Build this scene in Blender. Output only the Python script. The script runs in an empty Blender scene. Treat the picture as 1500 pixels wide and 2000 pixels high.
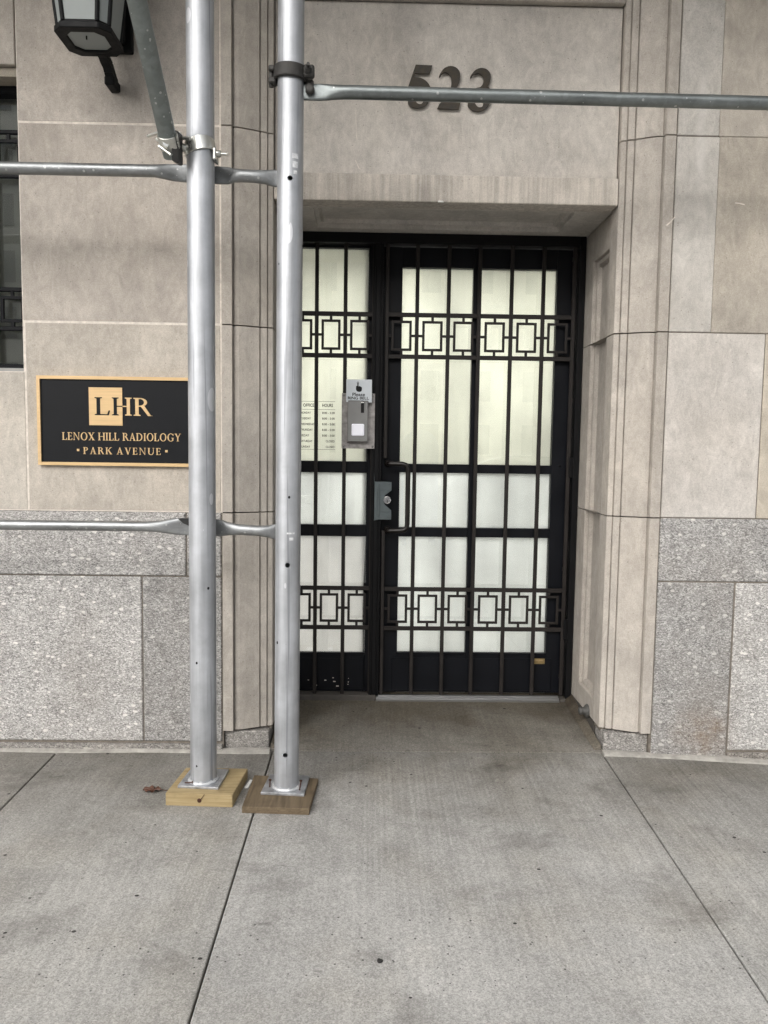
import bpy, bmesh, math, random
from mathutils import Vector, Matrix
from mathutils.geometry import tessellate_polygon
random.seed(7)
C = bpy.context.scene.collection
sc = bpy.context.scene
rad = math.radians

# ------------------------------------------------------------------ camera
def cam_rot(yaw, pitch, roll):
    cy, sy, cp, sp = math.cos(yaw), math.sin(yaw), math.cos(pitch), math.sin(pitch)
    f = Vector((sy*cp, cy*cp, sp)); r = Vector((cy, -sy, 0)); u = r.cross(f)
    c, s = math.cos(roll), math.sin(roll)
    r2 = c*r + s*u; u2 = -s*r + c*u
    return Matrix(((r2.x, u2.x, -f.x), (r2.y, u2.y, -f.y), (r2.z, u2.z, -f.z)))
cd = bpy.data.cameras.new('camera'); cam = bpy.data.objects.new('camera', cd); C.objects.link(cam)
cd.sensor_fit = 'VERTICAL'; cd.sensor_height = 36.0; cd.lens = 36.0*1485/2000
cd.clip_start = .05; cd.clip_end = 400
cam.matrix_world = Matrix.Translation((0, -3.07, 1.255)) @ cam_rot(rad(1.0767), rad(-4.7254), rad(.7838)).to_4x4()
sc.camera = cam

# ------------------------------------------------------------------ sky, sun, exposure
SUN_EL, SUN_AZ = rad(27), rad(205)          # azimuth clockwise from +y: over the street, behind the camera
w = bpy.data.worlds.new('World'); sc.world = w; w.use_nodes = True
nt = w.node_tree; nt.nodes.clear()
sky = nt.nodes.new('ShaderNodeTexSky'); sky.sky_type = 'NISHITA'; sky.sun_disc = False
sky.sun_elevation = SUN_EL; sky.sun_rotation = SUN_AZ; sky.dust_density = 4; sky.air_density = 1.0
hs = nt.nodes.new('ShaderNodeHueSaturation'); hs.inputs['Saturation'].default_value = .22
bg = nt.nodes.new('ShaderNodeBackground'); bg.inputs[1].default_value = .15
wo = nt.nodes.new('ShaderNodeOutputWorld')
nt.links.new(sky.outputs[0], hs.inputs['Color']); nt.links.new(hs.outputs[0], bg.inputs[0]); nt.links.new(bg.outputs[0], wo.inputs[0])
sd = bpy.data.lights.new('sun', 'SUN'); sun = bpy.data.objects.new('sun', sd); C.objects.link(sun)
sd.energy = .8; sd.angle = rad(60); sd.color = (1, .97, .93)
sdir = Vector((math.sin(SUN_AZ)*math.cos(SUN_EL), math.cos(SUN_AZ)*math.cos(SUN_EL), math.sin(SUN_EL)))
sun.rotation_euler = sdir.to_track_quat('Z', 'Y').to_euler(); sun.location = (2, -12, 14)
vs = sc.view_settings
vs.view_transform = 'Standard'; vs.look = 'None'; vs.gamma = 1; vs.use_curve_mapping = False
vs.exposure = 1.10
sc.render.engine = 'CYCLES'; sc.cycles.max_bounces = 10; sc.cycles.diffuse_bounces = 5; sc.cycles.glossy_bounces = 4
sc.cycles.transparent_max_bounces = 12; sc.cycles.use_denoising = True; sc.cycles.denoising_prefilter = 'NONE'

# ------------------------------------------------------------------ materials
class NT:
    def __init__(s, name):
        s.m = bpy.data.materials.new(name); s.m.use_nodes = True; s.t = s.m.node_tree; s.t.nodes.clear()
        s.out = s.t.nodes.new('ShaderNodeOutputMaterial')
    def put(s, sock, v):
        if v is None: return
        if hasattr(v, 'is_output') or isinstance(v, bpy.types.NodeSocket): s.t.links.new(v, sock)
        else: sock.default_value = v
    def n(s, typ, ins=None, **props):
        nd = s.t.nodes.new('ShaderNode'+typ)
        for k, v in props.items(): setattr(nd, k, v)
        for k, v in (ins or {}).items(): s.put(nd.inputs[k], v)
        return nd
    def math(s, op, a, b=None, c=None, clamp=False):
        nd = s.n('Math', operation=op, use_clamp=clamp); s.put(nd.inputs[0], a)
        if b is not None: s.put(nd.inputs[1], b)
        if c is not None: s.put(nd.inputs[2], c)
        return nd.outputs[0]
    def mix(s, f, a, b, bt='MIX'):
        nd = s.n('Mix', data_type='RGBA', blend_type=bt); s.put(nd.inputs[0], f); s.put(nd.inputs[6], a); s.put(nd.inputs[7], b)
        return nd.outputs[2]
    def rng(s, v, a, b, c, d, clamp=True):
        nd = s.n('MapRange', clamp=clamp); 
        for i, x in enumerate((v, a, b, c, d)): s.put(nd.inputs[i], x)
        return nd.outputs[0]
    def noise(s, vec, scale, detail=4, rough=.55, dist=0):
        return s.n('TexNoise', {'Vector': vec, 'Scale': scale, 'Detail': detail, 'Roughness': rough, 'Distortion': dist}).outputs['Fac']
    def vor(s, vec, scale, feature='F1'):
        return s.n('TexVoronoi', {'Vector': vec, 'Scale': scale}, feature=feature)
    def mapping(s, vec, rot=(0, 0, 0), scale=(1, 1, 1)):
        return s.n('Mapping', {'Vector': vec, 'Rotation': rot, 'Scale': scale}).outputs[0]
    def objvec(s):
        tc = s.n('TexCoord').outputs['Object']; oi = s.n('ObjectInfo')
        off = s.n('VectorMath', operation='SCALE'); s.put(off.inputs[0], (37.1, 51.7, 23.3)); s.put(off.inputs[3], oi.outputs['Random'])
        ad = s.n('VectorMath', operation='ADD'); s.put(ad.inputs[0], tc); s.put(ad.inputs[1], off.outputs[0])
        return ad.outputs[0], oi
    def bump(s, h, strength=.2, dist=.004):
        return s.n('Bump', {'Strength': strength, 'Distance': dist, 'Height': h}).outputs[0]
    def bsdf(s, **k):
        ins = {kk.replace('_', ' '): v for kk, v in k.items()}
        nd = s.n('BsdfPrincipled', ins); s.t.links.new(nd.outputs[0], s.out.inputs[0]); return nd
    def scalecol(s, col, f):
        nd = s.n('VectorMath', operation='SCALE'); s.put(nd.inputs[0], col); s.put(nd.inputs[3], f); return nd.outputs[0]
def rgb(r, g, b): return (r, g, b, 1)
M = {}

def limestone(name, drip=False, veins=.5):
    t = NT(name); v, oi = t.objvec(); col = oi.outputs['Color']
    pos = t.n('NewGeometry').outputs['Position']
    f = t.rng(t.noise(v, 2.6, 7, .62), .28, .72, .84, 1.13)
    f = t.math('MULTIPLY', f, t.rng(t.noise(v, 9, 8, .75), .25, .75, .82, 1.16))
    vein = t.noise(t.mapping(v, (0, rad(28), 0), (24, 24, 11)), 1.0, 6, .65, 1.4)
    f = t.math('MULTIPLY', f, t.rng(vein, .35, .72, 1-.22*veins, 1+.26*veins))
    f = t.math('MULTIPLY', f, t.rng(t.noise(v, 260, 3, .7), .25, .75, .80, 1.2))
    if drip:
        d = t.noise(t.mapping(pos, (0, 0, 0), (55, 55, 2.2)), 1.0, 4, .6)
        f = t.math('MULTIPLY', f, t.rng(d, .38, .7, .90, 1.3))
    c = t.mix(1, t.scalecol(col, f), rgb(.995, .99, .975), 'MULTIPLY')
    warm = t.noise(v, 1.7, 4, .6)
    c = t.mix(t.rng(warm, .45, .8, 0, .35), c, t.scalecol(t.mix(1, c, rgb(1.04, .99, .92), 'MULTIPLY'), 1))
    # soot and damp blotches of their own shape
    soot = t.math('MULTIPLY', t.rng(t.noise(t.mapping(pos, (0, 0, 0), (2.4, 2.4, 1.2)), 1.3, 6, .68), .52, .78, 0, .26), 1)
    c = t.mix(soot, c, rgb(.205, .186, .158))
    sx = t.n('SeparateXYZ', {0: pos}); wob = t.math('MULTIPLY', t.math('SUBTRACT', t.noise(pos, 9, 3), .5), .05)
    dx = t.math('ABSOLUTE', t.math('SUBTRACT', t.math('ADD', sx.outputs[0], wob), 1.285))
    zz = t.math('MULTIPLY', t.rng(sx.outputs[2], 2.28, 2.36, 0, 1), t.rng(sx.outputs[2], 2.70, 2.76, 1, 0))
    c = t.mix(t.math('MULTIPLY', t.math('MULTIPLY', t.rng(dx, .008, .026, .4, 0), zz), t.rng(t.noise(pos, 14, 4), .3, .6, .4, 1)), c, rgb(.62, .6, .57))
    pit = t.vor(v, 70); pr = t.n('SeparateColor', {0: pit.outputs['Color']}).outputs[0]
    pm = t.math('MULTIPLY', t.math('LESS_THAN', pit.outputs['Distance'], .16), t.math('GREATER_THAN', pr, .90))
    c = t.mix(t.math('MULTIPLY', pm, .45), c, rgb(.1, .09, .08))
    h = t.math('ADD', t.noise(v, 45, 5, .65), t.math('MULTIPLY', t.noise(v, 260, 2, .5), .35))
    t.bsdf(Base_Color=c, Roughness=.86, Specular_IOR_Level=.25, Normal=t.bump(h, .28, .004))
    M[name] = t.m
limestone('limestone'); limestone('limestone_streaked', True, .2)

def granite():
    t = NT('granite'); v, oi = t.objvec(); pos = t.n('NewGeometry').outputs['Position']
    wob = t.n('TexNoise', {'Vector': v, 'Scale': 60, 'Detail': 2}).outputs['Color']
    dv = t.n('VectorMath', operation='SCALE'); t.put(dv.inputs[0], wob); t.put(dv.inputs[3], .006)
    vv = t.n('VectorMath', operation='ADD'); t.put(vv.inputs[0], v); t.put(vv.inputs[1], dv.outputs[0]); vv = vv.outputs[0]
    vm = t.mapping(vv, (0, rad(-22), 0), (1, 1, 1.7))
    a = t.n('SeparateColor', {0: t.vor(vm, 160).outputs['Color']}).outputs[0]
    b = t.n('SeparateColor', {0: t.vor(vm, 300).outputs['Color']}).outputs[1]
    x = t.math('ADD', t.math('MULTIPLY', a, .6), t.math('MULTIPLY', b, .4))
    x = t.math('ADD', x, t.rng(t.noise(v, 14, 4, .6), .3, .7, -.09, .09))
    cr = t.n('ValToRGB', {0: x}); e = cr.color_ramp; e.interpolation = 'LINEAR'
    e.elements[0].position = .10; e.elements[0].color = rgb(.11, .108, .106)
    e.elements[1].position = .88; e.elements[1].color = rgb(.70, .69, .675)
    for p, c in ((.27, rgb(.262, .256, .25)), (.48, rgb(.345, .338, .33)), (.64, rgb(.405, .396, .386))):
        q = e.elements.new(p); q.color = c
    big = t.vor(vm, 26); br = t.n('SeparateColor', {0: big.outputs['Color']}).outputs[2]
    bm_ = t.math('MULTIPLY', t.math('LESS_THAN', big.outputs['Distance'], .25), t.math('GREATER_THAN', br, .74))
    c = t.mix(t.math('MULTIPLY', bm_, .75), cr.outputs[0], rgb(.76, .74, .71))
    c = t.mix(1, c, oi.outputs['Color'], 'MULTIPLY')
    dirt = t.rng(t.noise(pos, 2.3, 6, .7), .46, .72, 0, .34)
    c = t.mix(dirt, c, rgb(.2, .175, .15))
    # rust stain low on the pale block right of the door
    d = t.n('VectorMath', operation='DISTANCE'); t.put(d.inputs[0], t.mapping(pos, (0, 0, 0), (1, 1, 1.15))); t.put(d.inputs[1], (1.41, 0, .1)); d = d.outputs['Value']
    st = t.math('MULTIPLY', t.rng(d, .03, .17, .55, 0), t.rng(t.noise(pos, 16, 4, .6), .3, .65, .2, 1))
    c = t.mix(st, c, rgb(.17, .10, .045))
    h = t.math('ADD', x, t.noise(v, 30, 3))
    t.bsdf(Base_Color=c, Roughness=.62, Specular_IOR_Level=.4, Normal=t.bump(h, .12, .003))
    M['granite'] = t.m
granite()

def concrete():
    t = NT('concrete'); v, oi = t.objvec(); pos = t.n('NewGeometry').outputs['Position']
    f = t.rng(t.noise(pos, 1.6, 6, .6), .3, .7, .80, 1.14)
    f = t.math('MULTIPLY', f, t.rng(t.noise(pos, 9, 5, .65), .3, .7, .92, 1.08))
    broom = t.noise(t.mapping(v, (0, 0, rad(1.5)), (85, 1.3, 2)), 1.0, 3, .6)
    bm_ = t.rng(t.noise(pos, 1.1, 3), .35, .7, .25, 1)
    f = t.math('MULTIPLY', f, t.math('ADD', 1, t.math('MULTIPLY', t.rng(broom,   .3, .7, -.17, .17), bm_)))
    sp = t.n('SeparateColor', {0: t.vor(pos, 330).outputs['Color']}).outputs[0]
    f = t.math('MULTIPLY', f, t.rng(sp, 0, 1, .76, 1.22))
    sp2 = t.n('SeparateColor', {0: t.vor(pos, 150).outputs['Color']}).outputs[1]
    f = t.math('MULTIPLY', f, t.rng(sp2, 0, 1, .88, 1.10))
    f = t.math('MULTIPLY', f, t.rng(t.noise(pos, 700, 2, .7), .3, .7, .88, 1.12))
    c = t.scalecol(oi.outputs['Color'], f)
    yl = t.rng(t.noise(pos, 2.4, 4, .6), .48, .72, 0, .35); c = t.mix(yl, c, t.mix(1, c, rgb(1.03, .97, .86), 'MULTIPLY'))
    st = t.rng(t.noise(t.mapping(pos, (0, 0, rad(20)), (2.6, 4.6, 1)), 1.0, 6, .66, .4), .55, .72, 0, .46)
    c = t.mix(st, c, rgb(.09, .08, .07))
    st2 = t.rng(t.noise(t.mapping(pos, (0, 0, rad(-14)), (9, 22, 1)), 1.0, 5, .6, .5), .66, .73, 0, .5)
    c = t.mix(st2, c, rgb(.07, .065, .06))
    pv = t.vor(t.mapping(pos, (0, 0, 0), (1, 1.25, 1)), 17); pr = t.n('SeparateColor', {0: pv.outputs['Color']})
    ps = t.math('LESS_THAN', pv.outputs['Distance'], t.math('MULTIPLY', t.math('POWER', pr.outputs[0], 4), .12))
    c = t.mix(t.math('MULTIPLY', ps, .9), c, rgb(.018, .016, .015))
    qv = t.vor(pos, 42); qr = t.n('SeparateColor', {0: qv.outputs['Color']})
    qs = t.math('LESS_THAN', qv.outputs['Distance'], t.math('MULTIPLY', t.math('POWER', qr.outputs[2], 5), .15))
    c = t.mix(t.math('MULTIPLY', qs, .75), c, rgb(.03, .028, .026))
    wv = t.vor(pos, 13); wr = t.n('SeparateColor', {0: wv.outputs['Color']})
    ws = t.math('LESS_THAN', wv.outputs['Distance'], t.math('MULTIPLY', t.math('POWER', wr.outputs[1], 6), .05))
    c = t.mix(ws, c, rgb(.7, .69, .66))
    # damp brown dirt swept into the corner of the doorway
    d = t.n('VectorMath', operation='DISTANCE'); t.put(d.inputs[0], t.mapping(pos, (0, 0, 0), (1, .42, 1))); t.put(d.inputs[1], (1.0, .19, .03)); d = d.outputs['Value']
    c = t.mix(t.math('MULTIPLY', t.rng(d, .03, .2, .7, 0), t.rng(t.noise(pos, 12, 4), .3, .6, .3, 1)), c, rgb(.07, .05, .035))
    # darker and browner towards the foot of the wall and into the doorway
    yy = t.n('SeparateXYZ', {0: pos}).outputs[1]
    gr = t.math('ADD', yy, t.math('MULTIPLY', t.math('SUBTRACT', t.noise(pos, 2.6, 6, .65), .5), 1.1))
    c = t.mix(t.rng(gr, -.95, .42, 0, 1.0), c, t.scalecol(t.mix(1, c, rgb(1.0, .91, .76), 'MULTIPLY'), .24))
    h = t.math('ADD', t.math('MULTIPLY', broom, .5), t.math('ADD', t.noise(pos, 420, 3, .7), t.math('MULTIPLY', sp, .3)))
    t.bsdf(Base_Color=c, Roughness=.85, Specular_IOR_Level=.25, Normal=t.bump(h, .28, .0025))
    M['concrete'] = t.m
concrete()

def simple(name, col, rough=.5, metal=0, var=.1, scale=12, spec=.5, stretch=(1, 1, 1), bump=0, bscale=60, coat=0, fine=0):
    t = NT(name); v, oi = t.objvec(); v2 = t.mapping(v, (0, 0, 0), stretch)
    n = t.noise(v2, scale, 5, .65)
    f = t.rng(n, .3, .7, 1-var, 1+var)
    if fine: f = t.math('MULTIPLY', f, t.rng(t.noise(v, 300, 2, .6), .3, .7, 1-fine, 1+fine))
    c = t.scalecol(rgb(*col)[:3], f)
    k = dict(Base_Color=c, Roughness=t.rng(n, .3, .7, rough*.85, min(1, rough*1.15)), Metallic=metal, Specular_IOR_Level=spec, Coat_Weight=coat)
    if bump: k['Normal'] = t.bump(t.noise(v, bscale, 4, .6), bump, .002)
    t.bsdf(**k); M[name] = t.m; return t

def silver():
    t = NT('silver_paint'); v, oi = t.objvec()
    n = t.noise(t.mapping(v, (0, 0, 0), (30, 30, 1.6)), 1, 5, .6)
    n2 = t.noise(v, 7, 5, .65)
    f = t.math('MULTIPLY', t.rng(n, .3, .7, .80, 1.14), t.rng(n2, .3, .7, .80, 1.14))
    c = t.scalecol((.49, .505, .53), f)
    # thin runs of paint, scuffs and black chips
    run = t.rng(t.noise(t.mapping(v, (0, 0, 0), (60, 60, 1.1)), 1, 3, .5, .6),   .60, .66, 0, .7)
    c = t.mix(run, c, rgb(.26, .27, .29))
    pv = t.vor(t.mapping(v, (0, 0, 0), (1, 1, .8)), 24); pr = t.n('SeparateColor', {0: pv.outputs['Color']})
    ps = t.math('LESS_THAN', pv.outputs['Distance'], t.math('MULTIPLY', t.math('POWER', pr.outputs[0], 7), .16))
    c = t.mix(ps, c, rgb(.02, .02, .022))
    wv = t.vor(t.mapping(v, (0, 0, 0), (1, 1, .45)), 15); wr = t.n('SeparateColor', {0: wv.outputs['Color']})
    ws = t.math('LESS_THAN', wv.outputs['Distance'], t.math('MULTIPLY', t.math('POWER', wr.outputs[1], 6), .34))
    c = t.mix(t.math('MULTIPLY', ws, .5), c, rgb(.85, .86, .88))
    t.bsdf(Base_Color=c, Metallic=.68, Roughness=t.rng(n2, .3, .7, .44, .6), Normal=t.bump(t.math('ADD', n2, t.math('MULTIPLY', t.noise(v, 90, 3), .3)), .18, .004))
    M['silver_paint'] = t.m
silver()
def galvanised():
    t = NT('galvanised'); v, oi = t.objvec()
    n = t.noise(t.mapping(v, (0, 0, 0), (6, 22, 22)), 1, 5, .65); s2 = t.n('SeparateColor', {0: t.vor(v, 55).outputs['Color']}).outputs[0]
    f = t.math('MULTIPLY', t.rng(n, .3, .7, .78, 1.18), t.rng(s2, 0, 1, .93, 1.07))
    c = t.scalecol(oi.outputs['Color'], f)
    sp = t.vor(t.mapping(v, (0, 0, 0), (1, 1, 1)), 60); pr = t.n('SeparateColor', {0: sp.outputs['Color']})
    ms = t.math('LESS_THAN', sp.outputs['Distance'], t.math('MULTIPLY', t.math('POWER', pr.outputs[0], 4), .30))
    c = t.mix(t.math('MULTIPLY', ms, .7), c, rgb(.6, .61, .6))
    t.bsdf(Base_Color=c, Metallic=.85, Roughness=t.rng(n, .3, .7, .38, .55), Normal=t.bump(n, .15, .003)); M['galvanised'] = t.m
galvanised()
simple('zinc', (.62, .62, .58), .3, .85, .15, 25)
simple('cast_iron', (.055, .053, .05), .62, .35, .3, 30, bump=.4, bscale=80)
simple('door_paint', (.0042, .0048, .0068), .38, 0, .15, 8, spec=.22, bump=.05, bscale=30)
simple('frame_black', (.0035, .0035, .004), .5, 0, .2, 8, spec=.2)
simple('grille_iron', (.0155, .0128, .0115), .55, 0, .3, 20, spec=.3, bump=.3, bscale=120)
simple('window_iron', (.005, .0055, .007), .6, 0, .2, 20, spec=.15)
simple('handle_bronze', (.010, .008, .007), .32, .1, .2, 20)
simple('lock_grey', (.105, .125, .13), .42, .35, .12, 25)
simple('steel', (.66, .66, .66), .25, .95, .08, 30)
simple('aluminium', (.42, .42, .42), .32, .9, .15, 40, stretch=(.15, 4, 4))
simple('brass_plate', (.30, .22, .10), .4, .6, .3, 60)
simple('plaque_black', (.006, .0068, .0085), .5, 0, .12, 30, spec=.2, fine=.1)
simple('plaque_gold', (.64, .45, .235), .42, .25, .08, 9, stretch=(.6, 6, 14), spec=.5)
simple('number_bronze', (.026, .019, .010), .6, .0, .7, 34, bump=.2)
simple('sign_white', (.60, .64, .67), .3, 0, .05, 14)
simple('print_black', (.012, .012, .013), .6, 0, .05, 10, spec=.2)
simple('print_grey', (.05, .05, .045), .6, 0, .05, 10, spec=.2)
simple('intercom_grey', (.225, .225, .22), .5, .15, .05, 20)
simple('plate_worn', (.30, .285, .275), .5, .4, .4, 34, bump=.15)
simple('dark_slot', (.01, .01, .01), .3)
simple('mortar_pale', (.62, .57, .51), .9, 0, .2, 40, spec=.1)
simple('mortar_brown', (.17, .152, .13), .92, 0, .3, 40, spec=.1)
simple('joint_dark', (.03, .028, .025), .95, 0, .3, 40, spec=.05)
simple('sealant', (.34, .325, .295), .8, 0, .28, 22, spec=.2, bump=.4, bscale=50)
simple('plate_paint', (.40, .41, .43), .42, .7, .45, 26, bump=.3)
simple('weld', (.62, .63, .64), .4, .5, .15, 80, bump=.8, bscale=160)
simple('stop_grey', (.06, .059, .055), .6, 0, .2, 40)
simple('smear', (.66, .67, .68), .5, .2, .3, 60)
simple('rust', (.06, .024, .013), .85, .2, .35, 60, bump=.4)
simple('leaf_brown', (.085, .035, .02), .6, 0, .3, 60, bump=.4)
simple('paper', (.72, .72, .7), .7, 0, .05)
simple('gum', (.02, .019, .018), .7, 0, .2)
simple('lamp_iron', (.005, .0055, .006), .6, 0, .25, 30, spec=.2, bump=.2)
simple('patch_black', (.008, .008, .008), .6)
simple('asphalt', (.05, .05, .05), .9, 0, .2, 6, spec=.2, fine=.2)
simple('kerb_stone', (.3, .3, .29), .8, 0, .15, 10)
simple('far_stone', (.45, .43, .39), .9, 0, .12, 2)
simple('far_brick', (.50, .46, .41), .9, 0, .12, 3)
simple('far_glass', (.02, .025, .03), .05, 0, .1, 3, spec=.8)
simple('deck_wood', (.50, .49, .46), .8, 0, .2, 4, stretch=(1, 8, 8))
simple('steel_beam', (.3, .31, .33), .5, .5, .15, 5)
simple('mail_blue', (.02, .06, .16), .35, 0, .06, 4)
simple('car_paint', (.06, .065, .07), .2, .4, .03, 4, coat=1)
simple('tyre', (.02, .02, .02), .85)
simple('shade_grey', (.52, .53, .47), .9, 0, .14, 4, spec=.1, fine=.05)
simple('frost', (.25, .275, .27), .5, 0, .08, 5)
simple('reveal_dark', (.058, .052, .045), .8, 0, .3, 18, bump=.3)
simple('interior_dark', (.02, .02, .02), .9)
simple('lobby_white', (.76, .755, .74), .8)

def wood(name, c1, c2, ring):
    t = NT(name); v, oi = t.objvec()
    g = t.noise(t.mapping(v, (0, 0, 0), ring), 1, 4, .55, .6)
    c = t.mix(t.rng(g, .3, .7, 0, 1), rgb(*c1), rgb(*c2))
    c = t.mix(t.rng(t.noise(v, 14, 5, .6), .52, .75, 0, .4), c, rgb(c2[0]*.45, c2[1]*.4, c2[2]*.4))
    t.bsdf(Base_Color=c, Roughness=.75, Specular_IOR_Level=.25, Normal=t.bump(g, .25, .002)); M[name] = t.m
wood('wood_yellow', (.40, .315, .175), (.27, .20, .10), (4, 60, 90))
wood('wood_brown', (.165, .125, .08), (.095, .071, .045), (60, 5, 120))

def glass():
    t = NT('clear_glass')
    tr = t.n('BsdfTransparent', {0: rgb(.93, .95, .94)}); gl = t.n('BsdfGlossy', {'Color': rgb(1, 1, 1), 'Roughness': 0.0})
    fr = t.n('Fresnel', {'IOR': 1.85}); mx = t.n('MixShader', {0: fr.outputs[0]})
    t.t.links.new(tr.outputs[0], mx.inputs[1]); t.t.links.new(gl.outputs[0], mx.inputs[2]); t.t.links.new(mx.outputs[0], t.out.inputs[0])
    M['clear_glass'] = t.m
glass()
def film(name, col):
    t = NT(name); v, oi = t.objvec()
    f = t.rng(t.noise(t.mapping(v, (0, 0, 0), (9, 9, 1.0)), 1, 4, .55), .3, .7, .93, 1.05)
    f = t.math('MULTIPLY', f, t.rng(t.noise(v, 2.2, 4, .6), .3, .7, .90, 1.07))
    c = t.scalecol(col, f)
    d = t.n('BsdfDiffuse', {'Color': c}); tl = t.n('BsdfTranslucent', {'Color': c}); mx = t.n('MixShader', {0: .5})
    t.t.links.new(d.outputs[0], mx.inputs[1]); t.t.links.new(tl.outputs[0], mx.inputs[2]); t.t.links.new(mx.outputs[0], t.out.inputs[0])
    M[name] = t.m
film('film_cream', (.86, .853, .80))
film('film_white', (.90, .90, .895))
film('film_pink', (.87, .855, .85))
def lit(name, col, s):
    t = NT(name); t.bsdf(Base_Color=rgb(.8, .8, .85), Emission_Color=rgb(*col), Emission_Strength=s, Roughness=.4); M[name] = t.m
lit('button_lit', (.9, .9, 1.0), .08)

# ------------------------------------------------------------------ mesh helpers
class G:
    """collects faces, then becomes one mesh object"""
    def __init__(s): s.v = []; s.f = []; s.smooth = set()
    def add(s, vs, fs, smooth=False):
        o = len(s.v); s.v += [tuple(x) for x in vs]
        for f in fs:
            if smooth: s.smooth.add(len(s.f))
            s.f.append(tuple(i+o for i in f))
        return s
    def box(s, x0, x1, y0, y1, z0, z1, b=0):
        if b:
            bm = bmesh.new(); bmesh.ops.create_cube(bm, size=1)
            for v in bm.verts: v.co = Vector((x0+(v.co.x+.5)*(x1-x0), y0+(v.co.y+.5)*(y1-y0), z0+(v.co.z+.5)*(z1-z0)))
            bmesh.ops.bevel(bm, geom=bm.edges[:], offset=b, segments=1, affect='EDGES', profile=.5)
            s.add([v.co[:] for v in bm.verts], [[v.index for v in f.verts] for f in bm.faces]) if not bm.verts.index_update() else None
            bm.free(); return s
        s.add([(x0,y0,z0),(x1,y0,z0),(x1,y1,z0),(x0,y1,z0),(x0,y0,z1),(x1,y0,z1),(x1,y1,z1),(x0,y1,z1)],
              [(0,3,2,1),(4,5,6,7),(0,1,5,4),(1,2,6,5),(2,3,7,6),(3,0,4,7)]); return s
    def hexa(s, bot, top, b=0):
        bm = bmesh.new(); vs = [bm.verts.new(p) for p in list(bot)+list(top)]
        for f in [(0,3,2,1),(4,5,6,7),(0,1,5,4),(1,2,6,5),(2,3,7,6),(3,0,4,7)]: bm.faces.new([vs[i] for i in f])
        bmesh.ops.recalc_face_normals(bm, faces=bm.faces[:])
        if b: bmesh.ops.bevel(bm, geom=bm.edges[:], offset=b, segments=2, affect='EDGES', profile=.5)
        bm.verts.index_update(); s.add([v.co[:] for v in bm.verts], [[v.index for v in f.verts] for f in bm.faces]); bm.free(); return s
    def prism(s, poly, a0, a1, axis='y'):
        """poly: outline in (x,z) for axis y, (x,y) for axis z, (y,z) for axis x; extruded a0..a1"""
        def P(p, a): return (p[0], a, p[1]) if axis == 'y' else ((p[0], p[1], a) if axis == 'z' else (a, p[0], p[1]))
        n = len(poly); tri = tessellate_polygon([[Vector((p[0], p[1], 0)) for p in poly]])
        vs = [P(p, a0) for p in poly]+[P(p, a1) for p in poly]
        fs = [tuple(t) for t in tri]+[tuple(i+n for i in reversed(t)) for t in tri]+[(i, (i+1) % n, (i+1) % n+n, i+n) for i in range(n)]
        s.add(vs, fs); return s
    def tube(s, path, r, seg=16, caps=True, ry=None):
        """round bar along path; r number or list"""
        P = [Vector(p) for p in path]; n = len(P); rs = r if isinstance(r, (list, tuple)) else [r]*n
        t0 = (P[1]-P[0]).normalized(); up = Vector((0, 0, 1)) if abs(t0.z) < .9 else Vector((0, 1, 0))
        a = t0.cross(up).normalized(); vs = []
        for i in range(n):
            t = ((P[min(i+1, n-1)]-P[i]).normalized()+(P[i]-P[max(i-1, 0)]).normalized()).normalized()
            a = (a-t*a.dot(t)).normalized(); b = t.cross(a)
            for k in range(seg):
                th = 2*math.pi*k/seg; vs.append(P[i]+a*(rs[i]*math.cos(th))+b*(rs[i]*math.sin(th)))
        fs = [(i*seg+k, i*seg+(k+1) % seg, (i+1)*seg+(k+1) % seg, (i+1)*seg+k) for i in range(n-1) for k in range(seg)]
        s.add(vs, fs, True)
        if caps: s.add(vs[:seg], [tuple(range(seg))[::-1]]); s.add(vs[-seg:], [tuple(range(seg))])
        return s
    def sweep_x(s, st, seg=24):
        """stations along x: (x, yc, zc, ry, rz, squareness) - a pipe whose ends are hammered flat"""
        vs = []
        for (x, yc, zc, ry, rz, q) in st:
            for k in range(seg):
                th = 2*math.pi*k/seg; c, sn = math.cos(th), math.sin(th); e = 2/(2+q)
                vs.append((x, yc+ry*math.copysign(abs(c)**e, c), zc+rz*math.copysign(abs(sn)**e, sn)))
        n = len(st)
        fs = [(i*seg+k, (i+1)*seg+k, (i+1)*seg+(k+1) % seg, i*seg+(k+1) % seg) for i in range(n-1) for k in range(seg)]
        s.add(vs, fs, True); s.add(vs[:seg], [tuple(range(seg))]); s.add(vs[-seg:], [tuple(range(seg))[::-1]]); return s
    def lathe(s, prof, origin, axis, seg=24):
        """prof: (r, h) pairs along axis vector"""
        ax = Vector(axis).normalized(); u = ax.orthogonal().normalized(); v = ax.cross(u); o = Vector(origin); vs = []
        for (r, h) in prof:
            for k in range(seg):
                th = 2*math.pi*k/seg; vs.append(o+ax*h+(u*math.cos(th)+v*math.sin(th))*r)
        fs = [(i*seg+k, i*seg+(k+1) % seg, (i+1)*seg+(k+1) % seg, (i+1)*seg+k) for i in range(len(prof)-1) for k in range(seg)]
        s.add(vs, fs, True); s.add(vs[:seg], [tuple(range(seg))[::-1]]); s.add(vs[-seg:], [tuple(range(seg))]); return s
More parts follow.
